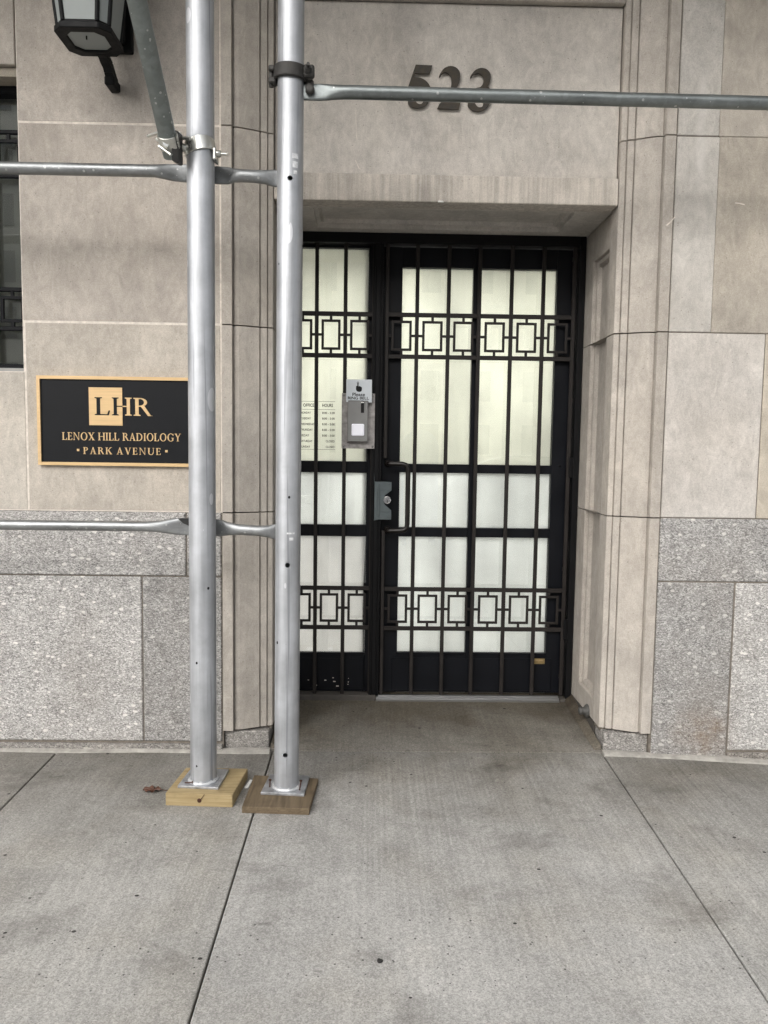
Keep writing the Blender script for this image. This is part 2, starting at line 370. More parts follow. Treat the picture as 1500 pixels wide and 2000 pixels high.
    def ring(s, c, axis, r0, r1, h, a0=0, a1=360, seg=32, up=None):
        """thick band (part of a tube wall)"""
        ax = Vector(axis).normalized(); u = Vector(up) if up else ax.orthogonal(); u = (u-ax*u.dot(ax)).normalized(); v = ax.cross(u); c = Vector(c)
        full = a1-a0 >= 359.9; n = seg if full else seg+1; vs = []
        for k in range(n):
            th = rad(a0+(a1-a0)*k/seg); d = u*math.cos(th)+v*math.sin(th)
            vs += [c+d*r0-ax*h/2, c+d*r1-ax*h/2, c+d*r1+ax*h/2, c+d*r0+ax*h/2]
        fs = []
        for k in range(seg):
            a, b = k*4, ((k+1) % n)*4
            for i in range(4): fs.append((a+i, b+i, b+(i+1) % 4, a+(i+1) % 4))
        if not full: fs += [(0, 1, 2, 3), tuple(reversed([(n-1)*4+i for i in range(4)]))]
        s.add(vs, fs); return s

def world_loc(o):
    l = Vector((0, 0, 0))
    while o is not None: l += o.location; o = o.parent
    return l
def obj(name, g, mat, parent=None, color=None, bevel=0, loc=None, bseg=1):
    """links the collected faces as ONE mesh object, origin at its own centre (or loc)"""
    bm = bmesh.new(); vv = [bm.verts.new(p) for p in g.v]
    for i, f in enumerate(g.f):
        try: fc = bm.faces.new([vv[k] for k in f]); fc.smooth = i in g.smooth
        except ValueError: pass
    bmesh.ops.recalc_face_normals(bm, faces=bm.faces[:])
    if bevel: bmesh.ops.bevel(bm, geom=[e for e in bm.edges if len(e.link_faces) == 2 and e.calc_face_angle(0) > .6], offset=bevel, segments=bseg, affect='EDGES', profile=.5)
    lo = Vector([min(v.co[i] for v in bm.verts) for i in range(3)]); hi = Vector([max(v.co[i] for v in bm.verts) for i in range(3)])
    c = Vector(loc) if loc is not None else (lo+hi)/2
    bmesh.ops.translate(bm, verts=bm.verts[:], vec=-c)
    me = bpy.data.meshes.new(name); bm.to_mesh(me); bm.free()
    me.materials.append(M[mat]); o = bpy.data.objects.new(name, me); C.objects.link(o)
    if parent is not None: o.parent = parent
    o.location = c-(world_loc(parent) if parent is not None else Vector((0, 0, 0)))
    if color: o.color = (*color, 1)
    return o
def thing(name, loc, label, cat, group=None):
    o = bpy.data.objects.new(name, None); C.objects.link(o); o.location = loc; o.empty_display_size = .1
    o['label'] = label; o['category'] = cat
    if group: o['group'] = group
    return o
def tag(o, label, cat, group=None):
    o['label'] = label; o['category'] = cat
    if group: o['group'] = group
    return o
def structure(o): o['kind'] = 'structure'; return o
def dup(src, name, dx, dz, parent, dy=0):
    o = src.copy(); o.name = name; C.objects.link(o); o.parent = parent
    o.location = src.location+Vector((dx, dy, dz)); return o
def smooth_poly(pts, n=6):
    """closed outline; a point marked 1 stays a corner, the others are rounded (Catmull-Rom)"""
    out = []; N = len(pts)
    for i in range(N):
        p0, p1, p2, p3 = pts[i-1], pts[i], pts[(i+1) % N], pts[(i+2) % N]
        s1 = len(p1) > 2; s2 = len(p2) > 2
        if s1 and s2: out.append(p1[:2]); continue
        a = p1 if s1 else p0; d = p2 if s2 else p3
        for k in range(n):
            t = k/n
            out.append(tuple(.5*((2*p1[j])+(-a[j]+p2[j])*t+(2*a[j]-5*p1[j]+4*p2[j]-d[j])*t*t+(-a[j]+3*p1[j]-3*p2[j]+d[j])*t**3) for j in (0, 1)))
    return out
def text_into(g, body, x0, x1, z0, z1, y, depth=.0006, bold=.018):
    """sans lettering from the built-in font, fitted to a rectangle on a surface that faces the street"""
    cu = bpy.data.curves.new('lettering', 'FONT'); cu.body = body; cu.size = 1; cu.resolution_u = 3; cu.offset = bold
    ob = bpy.data.objects.new('lettering', cu); C.objects.link(ob)
    dg = bpy.context.evaluated_depsgraph_get(); me = ob.evaluated_get(dg).to_mesh()
    vs = [v.co.copy() for v in me.vertices]; fs = [tuple(p.vertices) for p in me.polygons]
    ob.evaluated_get(dg).to_mesh_clear(); bpy.data.objects.remove(ob); bpy.data.curves.remove(cu)
    mx0, mx1 = min(v.x for v in vs), max(v.x for v in vs); my0, my1 = min(v.y for v in vs), max(v.y for v in vs)
    sx = (x1-x0)/(mx1-mx0); sz = (z1-z0)/(my1-my0)
    g.add([(x0+(v.x-mx0)*sx, y-depth, z0+(v.y-my0)*sz) for v in vs], fs)

# ------------------------------------------------------------------ ground
def gz(x, y):
    z = .02*min(y, 0)
    if x > .965: z -= .045*(x-.965)
    return z
pave = structure(bpy.data.objects.new('pavement', None)); C.objects.link(pave)
def slab(c, col, zf=gz, t=.11, gap=.0027):
    cx = sum(p[0] for p in c)/4; cy = sum(p[1] for p in c)/4
    q = [(p[0]+math.copysign(gap, cx-p[0]), p[1]+math.copysign(gap, cy-p[1])) for p in c]
    g = G().hexa([(x, y, zf(x, y)-t) for x, y in q], [(x, y, zf(x, y)) for x, y in q], .004 if gap > .0025 else .0015)
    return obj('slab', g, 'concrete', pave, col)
JX = lambda y: .984+.023*y
YB = -1.62
grey = [(.405, .397, .378), (.390, .380, .358), (.412, .404, .386), (.388, .377, .354)]
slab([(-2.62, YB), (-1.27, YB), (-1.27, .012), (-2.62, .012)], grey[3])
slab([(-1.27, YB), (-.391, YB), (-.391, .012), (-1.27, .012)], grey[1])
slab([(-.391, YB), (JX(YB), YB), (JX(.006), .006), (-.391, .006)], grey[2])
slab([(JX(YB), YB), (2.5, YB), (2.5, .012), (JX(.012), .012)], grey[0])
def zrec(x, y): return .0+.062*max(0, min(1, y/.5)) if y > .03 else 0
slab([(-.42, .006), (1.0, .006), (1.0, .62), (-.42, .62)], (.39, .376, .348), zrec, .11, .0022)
xs = [-10.0, -7.6, -5.1, -2.62, -.391, None, 2.5, 4.9, 7.4, 10]
for a, b in [(YB-1.55*(k+1), YB-1.55*k) for k in range(4)]:
    X = [-10, -7.6, -5.1, -2.62, -.391, .95, 2.5, 4.9, 7.4, 10]
    for i in range(len(X)-1): slab([(X[i], a), (X[i+1], a), (X[i+1], b), (X[i], b)], random.choice(grey), lambda x, y: .02*y-.045*min(max(0, x-.965), 1.5))
for X in ((-10, -7.6), (-7.6, -5.1), (-5.1, -2.62)): slab([(X[0], YB), (X[1], YB), (X[1], .012), (X[0], .012)], random.choice(grey))
for X in ((2.5, 4.9), (4.9, 7.4), (7.4, 10)): slab([(X[0], YB), (X[1], YB), (X[1], .012), (X[0], .012)], random.choice(grey), lambda x, y: .02*y-.07)
structure(obj('ground', G().box(-120, 120, -90, 20, -.6, -.42), 'asphalt'))
o = obj('bedding', G().hexa([(-10, -7.8, -.4), (10, -7.8, -.4), (10, .7, -.2), (-10, .7, -.2)], [(-10, -7.8, -.25), (10, -7.8, -.25), (10, .7, -.092), (-10, .7, -.092)]), 'joint_dark', pave)
kerb = structure(obj('kerb', G().box(-60, 60, -8.13, -7.83, -.51, -.165, .012), 'kerb_stone'))
structure(obj('road', G().box(-60, 60, -42, -8.14, -.415, -.30), 'asphalt'))

# ------------------------------------------------------------------ the building
B = thing('apartment_building', (.29, 0, 0), 'pale limestone apartment building front with granite base, moulded doorway and barred black door', 'building')
LIM = {'warm': (.335, .285, .237), 'mid': (.37, .325, .278), 'pale': (.475, .44, .40), 'brown': (.345, .300, .247), 'beige': (.47, .425, .36), 'sur': (.42, .388, .352), 'pan': (.51, .48, .445)}
J = .0022
def block(name, x0, x1, z0, z1, col, mat='limestone', y0=0, y1=.14, j=J, bev=.0025, jl=None):
    return obj(name, G().box(x0+j, x1-j, y0+random.uniform(-.0008, .0008), y1, z0+j, z1-j, bev), mat, B, col)
Z1, Z2, Z3, Z4 = .728, .991, 1.737, 2.495
# left wall
WR = -1.378
block('limestone_block', WR, -.597, Z4, 3.35, (.425, .390, .355), j=.0031)
block('limestone_block', WR, -.597, Z3, Z4, (.410, .374, .338), j=.0031)
block('limestone_block', -1.370, -.597, Z2, Z3, (.45, .412, .366), j=.0031)
block('limestone_block', -2.45, -1.370, Z2, 1.543, (.49, .455, .41), j=.0031)
block('limestone_block', -1.90, WR, 2.702, 3.35, (.42, .385, .348), j=.0031)
block('limestone_block', -2.45, -1.90, 2.702, 3.35, (.42, .385, .348), j=.0031)
for a, b, c, d, k in ((-2.0, -.741, Z1, Z2, .93), (-.741, -.597, Z1, Z2, .82), (-2.2, -.922, .037, Z1, 1.03), (-.922, -.597, .037, Z1, .74)):
    block('granite_block', a, b, c, d, (k, k*.992, k*.98), 'granite', bev=.004, j=.0028)
block('granite_block', -2.2, -.597, -.06, .030, (.62, .6, .57), 'granite', y0=-.008, j=.001)
obj('mortar_bed', G().box(-1.376, -.594, .0012, .05, Z2-.001, 3.3).box(-2.4, -1.376, .0012, .05, Z2-.001, 1.542), 'mortar_pale', B)
obj('mortar_bed', G().box(-2.4, -.594, .006, .05, -.05, Z2-.001), 'mortar_brown', B)
# right wall
RX = 1.186
block('limestone_block', RX, 1.3548, Z4, 3.35, (.475, .455, .428)); block('limestone_block', 1.353, 2.3, Z4, 3.35, (.395, .363, .322), j=.0006)
block('limestone_block', RX, 1.3588, Z3, Z4, (.475, .453, .425)); block('limestone_block', 1.357, 2.3, Z3, Z4, (.38, .347, .303), j=.0006)
block('limestone_block', RX, 1.580, Z2, Z3, (.51, .482, .455)); block('limestone_block', 1.580, 2.4, Z2, Z3, LIM['beige'])
block('granite_block', RX, 2.4, Z1, Z2, (.85, .845, .835), 'granite', bev=.004)
block('granite_block', RX, 1.509, -.06, Z1, (.78, .775, .765), 'granite', bev=.004, j=.003)
block('granite_block', 1.509, 2.4, .012, Z1, (1.05, 1.045, 1.03), 'granite', bev=.004, j=.004)
block('granite_block', 1.512, 2.4, -.09, .008, (.6, .57, .53), 'granite', y0=-.004)
obj('mortar_bed', G().box(RX-.006, 2.4, .0045, .05, -.05, 3.3), 'mortar_brown', B)
# moulded surround: profile in (x, y), mirrored about the middle of the doorway
XC = .2935
prof = [(1.1805, -.006), (1.1405, -.007), (1.1385, .016), (1.1345, .018), (1.133, .009), (1.115, .011), (1.09, .021), (1.06, .035), (1.0395, .043), (1.0385, .056), (1.0350, .057), (1.034, .0475), (1.011, .0535), (1.010, .066), (1.0068, .067), (1.006, .059), (.989, .0645), (.9865, .068), (.9865, .15), (1.1805, .15)]
zs = [(.085, Z2), (Z2, Z3), (Z3, Z4), (Z4, 3.35)]
for side in (1, -1):
    for i, (a, b) in enumerate(zs):
        p = [(x if side > 0 else 2*XC-x, y) for x, y in prof]
        k = 1+random.uniform(-.04, .03)
        obj('surround_block', G().prism(p, a+.0026, b-.0026, 'z'), 'limestone', B, tuple(c*k*(1.0 if side > 0 else .99) for c in LIM['sur']))
    e = lambda x: x if side > 0 else 2*XC-x
    x0, x1 = sorted((e(.997), e(1.181)))
    obj('granite_block', G().box(x0, x1, .022, .15, -.06, .076, .004), 'granite', B, (.72, .70, .67))
    obj('mortar_bed', G().box(min(e(.992), e(1.178)), max(e(.992), e(1.178)), .075, .145, .07, 3.3), 'mortar_brown', B)
# reveal and soffit with sunk, moulded panels
def panel_face(pt, u, v, pu, pv, slice_v=None, dep=.03):
    """grid over u x v; inside the rectangle pu x pv it steps down; pt(u, v, depth) -> point"""
    br = [0, .004, .006, .020, .026, .030, .036]; dz = [0, .1, .5, .55, .75, .55, 1.0]
    def f(a, b):
        d = min(a-pu[0], pu[1]-a, b-pv[0], pv[1]-b)
        if d <= 0: return 0
        for i in range(len(br)-1):
            if d <= br[i+1]+1e-9: return dep*(dz[i]+(dz[i+1]-dz[i])*(d-br[i])/(br[i+1]-br[i]))
        return dep
    us = sorted({u[0], u[1], *[pu[0]+b for b in br], *[pu[1]-b for b in br]}); vs_ = sorted({v[0], v[1], *[pv[0]+b for b in br], *[pv[1]-b for b in br]})
    lo, hi = slice_v if slice_v else v
    vs_ = sorted({lo, hi, *[q for q in vs_ if lo < q < hi]})
    g = G(); P = [pt(a, b, f(a, b)) for b in vs_ for a in us]; n = len(us)
    F = []
    for j in range(len(vs_)-1):
        for i in range(n-1):
            q = (j*n+i, j*n+i+1, (j+1)*n+i+1, (j+1)*n+i)
            a0, b0, a1, b1 = f(us[i], vs_[j]), f(us[i+1], vs_[j]), f(us[i+1], vs_[j+1]), f(us[i], vs_[j+1])
            if abs(a0-a1) <= abs(b0-b1): F += [(q[0], q[1], q[3]), (q[1], q[2], q[3])] if abs(b0-b1) < 1e-9 or abs(a0-a1) > abs(b0-b1) else [(q[0], q[1], q[2]), (q[0], q[2], q[3])]
            else: F += [(q[0], q[1], q[3]), (q[1], q[2], q[3])]
    g.add(P, F)
    # give it thickness
    back = len(g.v); cs = [(u[0], lo), (u[1], lo), (u[1], hi), (u[0], hi)]
    g.add([pt(a, b, .0) for a, b in cs]+[pt(a, b, .12) for a, b in cs], [(4, 5, 6, 7), (0, 1, 5, 4), (1, 2, 6, 5), (2, 3, 7, 6), (3, 0, 4, 7)])
    return g
YF = .535
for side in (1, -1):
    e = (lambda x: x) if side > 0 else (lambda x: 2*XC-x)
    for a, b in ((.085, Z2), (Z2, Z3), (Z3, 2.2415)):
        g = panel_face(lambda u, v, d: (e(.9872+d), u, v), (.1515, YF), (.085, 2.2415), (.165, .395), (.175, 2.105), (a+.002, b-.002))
        obj('jamb_block', g, 'limestone', B, tuple(c*.84 for c in LIM['sur']))  # shade of the reveal put into the stone colour, darker than the surround
    x0, x1 = sorted((e(.989), e(1.1)))
    obj('granite_block', G().box(x0, x1, .151, YF, -.06, .081), 'reveal_dark', B)
    # dirty cement fillet where the doorway floor meets the jamb
    obj('cement_fillet', G().prism([(e(.95), -.0), (e(.9885), -.0), (e(.9885), .05)] if side > 0 else [(e(.95), 0), (e(.9885), .05), (e(.9885), 0)], 0, 1, 'y') if False else
        G().add([(e(.955), .03, .000), (e(.988), .03, .022), (e(.988), .03, -.02), (e(.950), YF, .060), (e(.988), YF, .088), (e(.988), YF, .0)], [(0, 1, 4, 3), (0, 2, 1), (3, 4, 5), (1, 2, 5, 4), (0, 3, 5, 2)]), 'concrete', B, (.30, .275, .235))
XL, XR = -.4, .9865
g = panel_face(lambda u, v, d: (u, v, 2.244+d), (XL, XR), (.1515, YF), (-.255, .842), (.165, .45))
obj('soffit_block', g, 'limestone', B, (.50, .475, .44))
obj('lintel_block', G().box(XL+.003, XR-.003, .064, .151, 2.244, 2.350, .003), 'limestone_streaked', B, (.455, .42, .38))
obj('lintel_block', G().box(XL+.004, XR-.004, .088, .2, 2.3535, 3.014, .002), 'limestone', B, LIM['pan'])
obj('cornice_block', G().box(XL+.002, XR-.002, .060, .2, 3.018, 3.35, .004), 'limestone', B, LIM['sur'])
def scratch(pts, y, w_=.0022):
    g = G()
    for (xa, za), (xb, zb) in zip(pts, pts[1:]):
        d = Vector((xb-xa, 0, zb-za)).normalized(); n_ = Vector((-d.z, 0, d.x))*w_*random.uniform(.5, 1)
        a_, b_ = Vector((xa, y, za))-d*.001, Vector((xb, y, zb))+d*.001; t_ = Vector((0, -.0007, 0))
        g.hexa([a_-n_, b_-n_, b_+n_, a_+n_], [a_-n_+t_, b_-n_+t_, b_+n_+t_, a_+n_+t_])
    obj('scratch_mark', g, 'mortar_pale', B)
scratch([(-.075, 2.602), (-.0752, 2.575), (-.0735, 2.55), (-.0715, 2.515), (-.069, 2.487)], .0879, .0016); scratch([(-.0745, 2.407), (-.066, 2.39), (-.059, 2.376)], .0879)
scratch([(1.157, 2.150), (1.172, 2.163), (1.188, 2.182)], -.0071, .003); scratch([(1.429, 2.243), (1.447, 2.2415), (1.466, 2.237)], -.0009, .0025)
obj('paint_chip', G().hexa([(.258, .060, 2.2435), (.281, .060, 2.2432), (.281, .068, 2.2434), (.258, .068, 2.2434)], [(.26, .0632, 2.2505), (.279, .0632, 2.249), (.281, .066, 2.247), (.258, .066, 2.247)]), 'paper', B)
obj('wall_core', G().box(-9, -.42, .16, .5, -.3, 3.36).box(1.2, 9, .16, .5, -.3, 3.36).box(-.42, 1.2, .56, .9, 2.27, 3.36).box(-9, 9, .02, .9, 3.352, 9)
    .box(-9, -2.45, .02, .16, -.3, 3.36).box(2.38, 9, .02, .16, -.3, 3.36).box(-.42, 1.2, .21, .56, 2.40, 3.36), 'far_stone', B)
obj('lobby_wall', G().box(-.9, 1.6, 2.6, 2.7, -.2, 2.9).box(-1.0, -.9, .501, 2.7, -.2, 2.9).box(1.6, 1.7, .501, 2.7, -.2, 2.9), 'lobby_white', B)
obj('lobby_ceiling', G().box(-.9, 1.6, .91, 2.6, 2.75, 2.9).box(-.9, 1.6, .62, .905, 2.262, 2.2685), 'lobby_white', B)
obj('lobby_floor', G().box(-.39, .97, .605, 2.6, -.2, .092), 'lobby_white', B)
obj('lobby_wall', G().box(-.9, -.399, .57, .62, -.2, 2.26), 'lobby_white', B)
obj('lobby_wall', G().box(.986, 1.6, .57, .62, -.2, 2.26), 'lobby_white', B)
ld = bpy.data.lights.new('lobby_lamp', 'AREA'); lo_ = bpy.data.objects.new('lobby_lamp', ld); C.objects.link(lo_); lo_.parent = B
ld.size = .7; ld.energy = 54; ld.color = (1, .985, .955); lo_.location = Vector((.3, 1.5, 2.70))-B.location
# ragged sealant along the foot of the wall
def sealant(x0, x1, zf):
    g = G(); n = int((x1-x0)/.02); vs = []
    for i in range(n+1):
        x = x0+(x1-x0)*i/n; z = zf(x); w_ = .028+.004*math.sin(x*9)+random.uniform(-.0015, .0015); h = .009+.002*math.sin(x*13+1)+random.uniform(-.001, .001)
        vs += [(x, -w_, z-.006), (x, -w_+.003, z+.004), (x, -.012, z+h), (x, .004, z+h+.003), (x, .004, z-.02)]
    g.add(vs, [(i*5+k, (i+1)*5+k, (i+1)*5+(k+1) % 5, i*5+(k+1) % 5) for i in range(n) for k in range(5)]+[(0, 1, 2, 3, 4), tuple(n*5+k for k in range(5))[::-1]])
    obj('sealant_strip', g, 'sealant', B)
sealant(-2.2, -.402, lambda x: gz(x, -.02)); sealant(.985, 2.2, lambda x: gz(x, -.02)+.002)

# ------------------------------------------------------------------ door frame, sidelight, door
fr = obj('door_frame', G().box(.957, .984, .505, .62, .06, 2.243).box(-.398, .957, .505, .62, 2.197, 2.243).box(.004, .052, .512, .62, .06, 2.197)
    .box(-.398, -.385, .505, .62, .06, 2.197).box(.012, .018, .506, .512, .06, 2.197).box(.036, .042, .506, .512, .06, 2.197), 'frame_black', B, bevel=.002)
obj('hinge', G().box(.940, .960, .515, .53, 1.13, 1.23, .003), 'frame_black', fr)
obj('hinge', G().box(.940, .960, .515, .53, .35, .45, .003), 'frame_black', fr)
thr = obj('threshold', G().box(.040, .925, .490, .56, .048, .060).box(.040, .925, .500, .54, .060, .0665).box(.04, .925, .512, .53, .0665, .0715), 'aluminium', B, bevel=.0015)
obj('sill_strip', G().box(-.398, .0395, .497, .56, .03, .074, .003), 'reveal_dark', B)
obj('sill_strip', G().box(.926, .985, .497, .56, .03, .062, .003), 'reveal_dark', B)

def rect_frame(g, X, Z, y0, y1):
    """solid between consecutive openings: X = stiles [(x0,x1)..], Z = rails"""
    for a, b in X: g.box(a, b, y0, y1, Z[0][0], Z[-1][1])
    for i in range(len(X)-1):
        for a, b in Z: g.box(X[i][1], X[i+1][0], y0+.0015, y1-.0015, a, b)
door_loc = (.5, .56, .075)
g = G(); rect_frame(g, [(.053, .140), (.473, .502), (.866, .954)], [(.076, .262), (.838, .882), (1.146, 1.187), (2.103, 2.194)], .557, .60)
door = obj('entrance_door', g, 'door_paint', B, bevel=.0015)
door['label'] = 'glazed blue-black door with brown iron key-pattern grille'
for a, b in ((.14, .473), (.502, .866)):
    for z0, z1, fm in ((.262, .838, 'film_white'), (.882, 1.146, 'film_white'), (1.187, 2.103, 'film_cream')):
        gl = obj('window_pane', G().box(a, b, .580, .584, z0, z1), 'clear_glass', door)
        obj('window_film', G().box(a, b, .5885, .590, z0, z1), fm, door)
    # glazing bead at the foot of the glass and the raised edge of the bottom panel
    obj('glazing_bead', G().box(a+.001, b-.001, .553, .576, .263, .273, .002), 'door_paint', door)
obj('kick_panel', G().box(.115, .895, .5525, .5565, .085, .246, .0025), 'door_paint', door)
obj('name_plate', G().box(.802, .862, .5500, .5525, .221, .248, .001), 'brass_plate', door)
g = G(); text_into(g, 'STEEL DOOR', .812, .852, .237, .243, .5498, .0004); obj('lettering', g, 'plaque_gold', door)
obj('rivet', G().lathe([(.006, 0), (.006, .002), (.003, .0035)], (.905, .557, 1.185), (0, -1, 0), 12), 'frame_black', door)

def bar(g, x, z0, z1, y0=.523, y1=.537, hw=.0088): g.box(x-hw, x+hw, y0, y1, z0, z1, .0018); return g
GB = [.067, .209, .355, .498, .648, .796, .939]
bar0 = None
for i, x in enumerate(GB):
    if i == 0:
        obj('grille_bar', bar(G(), x+.003, 1.213, 2.198, hw=.0082), 'grille_iron', door); obj('grille_bar', bar(G(), x-.002, .074, .868, hw=.0082), 'grille_iron', door)
    elif bar0 is None: bar0 = obj('grille_bar', bar(G(), x, .074, 2.198), 'grille_iron', door)
    else: dup(bar0, 'grille_bar', x-GB[1], 0, door)
RZ = [(.387, .407), (.578, .598), (1.677, 1.697), (1.869, 1.889)]
for i, (a, b) in enumerate(RZ):
    for k in range(6):      # cut between the uprights
        obj('grille_rail', G().box(GB[k]+.0075, GB[k+1]-.0075, .525, .5355, a, b, .0015), 'grille_iron', door)
# standoffs that hold the grille to the leaf
for x in (.067, .498, .939):
    for z in (.16, .69, 2.15) if x != .067 else (.16, 1.3, 2.15): obj('grille_spacer', G().box(x-.006, x+.006, .536, .558, z-.01, z+.01), 'grille_iron', door)
def fret(w_, pitch):
    g = G(); hx, hz, s = .0475*w_, .0695, .0115; y0, y1 = .5262, .5348
    g.box(-hx, -hx+s, y0, y1, -hz, hz); g.box(hx-s, hx, y0, y1, -hz, hz)
    g.box(-hx+s, hx-s, y0, y1, hz-s, hz); g.box(-hx+s, hx-s, y0, y1, -hz, -hz+s)
    g.box(-.006, .006, y0+.0006, y1-.0006, hz, .0865); g.box(-.006, .006, y0+.0006, y1-.0006, -.0865, -hz)
    g.box(-pitch/2+.007, -hx, y0+.0006, y1-.0006, -.006, .006); g.box(hx, pitch/2-.007, y0+.0006, y1-.0006, -.006, .006)
    return g
def place(g, x, z):
    q = G(); q.add([(a+x, b, c+z) for a, b, c in g.v], g.f); return q
for zc in (.4925, 1.783):
    for k in range(6):
        obj('fret', place(fret(1, GB[k+1]-GB[k]), (GB[k]+GB[k+1])/2, zc), 'grille_iron', door, bevel=.001)
# pull handle, lock guard and cylinder
pts = [(.086, .557, 1.188), (.086, .515, 1.188)]
hp = [(.084, .556, 1.188), (.084, .512, 1.188), (.088, .498, 1.188), (.098, .492, 1.188), (.150, .488, 1.187), (.166, .487, 1.182), (.174, .487, 1.172), (.177, .487, 1.155), (.177, .487, .905), (.174, .487, .888), (.166, .487, .879), (.150, .488, .874), (.098, .492, .872), (.088, .498, .872), (.084, .512, .872), (.084, .556, .872)]
hd = obj('handle', G().tube(hp, .0115, 16).lathe([(.018, 0), (.018, .006), (.012, .009)], (.084, .556, 1.188), (0, -1, 0)).lathe([(.018, 0), (.018, .006), (.012, .009)], (.084, .556, .872), (0, -1, 0)), 'handle_bronze', door)
gp = smooth_poly([(.021, 1.095), (.026, 1.102), (.095, 1.102), (.101, 1.097), (.101, 1.062, 1), (.070, 1.038, 1), (.064, 1.016), (.070, .994, 1), (.101, .968, 1), (.101, .930), (.095, .924), (.026, .924), (.021, .931)], 4)
lp = obj('lock_plate', G().prism(gp, .500, .504, 'y'), 'lock_grey', door, bevel=.0012)
obj('rib', G().box(.034, .047, .4965, .500, .945, 1.083, .0025), 'lock_grey', lp)
for z in (1.066, .960): obj('rib', G().box(.052, .094, .4978, .500, z-.003, z+.003, .0012), 'lock_grey', lp)
for x, z in ((.042, 1.085), (.088, .938), (.088, 1.09), (.042, .94)): obj('bolt', G().lathe([(.005, 0), (.005, .001), (.003, .002)], (x, .4995, z), (0, -1, 0), 12), 'lock_grey', lp)
obj('fixing_block', G().box(.03, .09, .504, .5565, .95, 1.08).box(.07, .085, .504, .5565, 1.0, 1.03), 'door_paint', lp)
lc = obj('lock_cylinder', G().lathe([(.0185, 0), (.0185, .050), (.0165, .0545), (.0155, .0535), (.0, .0535)][:4], (.0815, .5565, 1.016), (0, -1, 0)), 'steel', door)
obj('keyhole', G().prism([(.0793, 1.004), (.0837, 1.004), (.0828, 1.014), (.0835, 1.018), (.0797, 1.018), (.0802, 1.014)], .5018, .5022, 'y'), 'dark_slot', lc)

# fixed sidelight with its own grille
g = G(); rect_frame(g, [(-.384, -.362), (-.016, .0035)], [(.076, .258), (.836, .891), (1.141, 1.195), (2.186, 2.196)], .557, .60)
side = obj('sidelight_window', g, 'door_paint', B, bevel=.0015)
def wavy(x0, x1, z0, z1, amp):
    """sheet of film whose free edges have come away and curl a little"""
    g = G(); n = 14; vs = []
    for j in range(n+1):
        t = j/n; z = z0+(z1-z0)*t
        for i in range(7):
            u = i/6; xe = x1-amp*(.4+.6*math.sin(3.1*t+.6))*(1 if i == 6 else 0)
            vs.append((x0+(xe-x0)*u, .5885+.010*(u**4)*abs(math.sin(2.6*t+.4)), z))
    g.add(vs, [(j*7+i, j*7+i+1, (j+1)*7+i+1, (j+1)*7+i) for j in range(n) for i in range(6)])
    m = len(g.v); g2 = G().add(g.v+[(a, b+.0015, c) for a, b, c in g.v], g.f+[tuple(k+m for k in reversed(f)) for f in g.f]); return g2
for z0, z1, fm, amp in ((.258, .836, 'film_pink', .012), (.891, 1.141, 'film_white', .002), (1.195, 2.186, 'film_cream', .006)):
    obj('window_pane', G().box(-.362, -.016, .576, .580, z0, z1), 'clear_glass', side)
    obj('window_film', wavy(-.364, -.017, z0, z1+.007, amp), fm, side)
obj('glazing_bead', G().box(-.361, -.017, .553, .573, .259, .269, .002), 'door_paint', side)
obj('backing_board', G().box(-.03, .0035, .606, .612, .1, 2.19), 'interior_dark', side)
obj('kick_panel', G().box(-.350, -.022, .5535, .5568, .09, .24, .002), 'door_paint', side)
SB = [-.386, -.257, -.124, .0085]
b0 = obj('grille_bar', bar(G(), SB[0], .068, 2.198), 'grille_iron', side)
for x in SB[1:]: dup(b0, 'grille_bar', x-SB[0], 0, side)
for a, b in ((.389, .409), (.580, .600), (1.677, 1.698), (1.868, 1.889)):
    for k in range(3): obj('grille_rail', G().box(SB[k]+.0075, SB[k+1]-.0075, .525, .5355, a, b, .0015), 'grille_iron', side)
for zc in (.4945, 1.783):
    for k in range(3): obj('fret', place(fret(.93, SB[k+1]-SB[k]), (SB[k]+SB[k+1])/2, zc), 'grille_iron', side, bevel=.001)
# opening hours lettered on the glass
g = G(); Y = .5755
text_into(g, 'OFFICE', -.322, -.270, 1.4505, 1.466, Y); text_into(g, 'HOURS', -.232, -.181, 1.4505, 1.466, Y)
rows = [('MONDAY', '8:00 - 5:00'), ('TUESDAY', '8:00 - 5:00'), ('WEDNESDAY', '8:00 - 5:00'), ('THURSDAY', '8:00 - 5:00'), ('FRIDAY', '8:00 - 5:00'), ('SATURDAY', 'CLOSED'), ('SUNDAY', 'CLOSED')]
wl = {'MONDAY': .0485, 'TUESDAY': .049, 'WEDNESDAY': .066, 'THURSDAY': .058, 'FRIDAY': .041, 'SATURDAY': .057, 'SUNDAY': .046}
for i, (a, b) in enumerate(rows):
    z = 1.4175-i*.0268
    text_into(g, a, -.334, -.334+wl[a], z, z+.0105, Y); text_into(g, b, -.232 if b[0] == '8' else -.214, -.172, z, z+.0105, Y)
for z in (1.4765, 1.4385, 1.2495): g.box(-.342, -.170, Y-.0008, Y-.0003, z-.0007, z+.0007)
obj('lettering', g, 'print_black', side)
g = G()
for k in range(9):
    x = -.25+random.uniform(-.05, .16); z = .095+random.uniform(0, .055); s_ = random.uniform(.001, .004)
    g.box(x-s_*1.6, x+s_*1.6, .5525, .5533, z-s_*.6, z+s_*.6)
obj('paint_chips', g, 'mortar_pale', side)['kind'] = 'stuff'

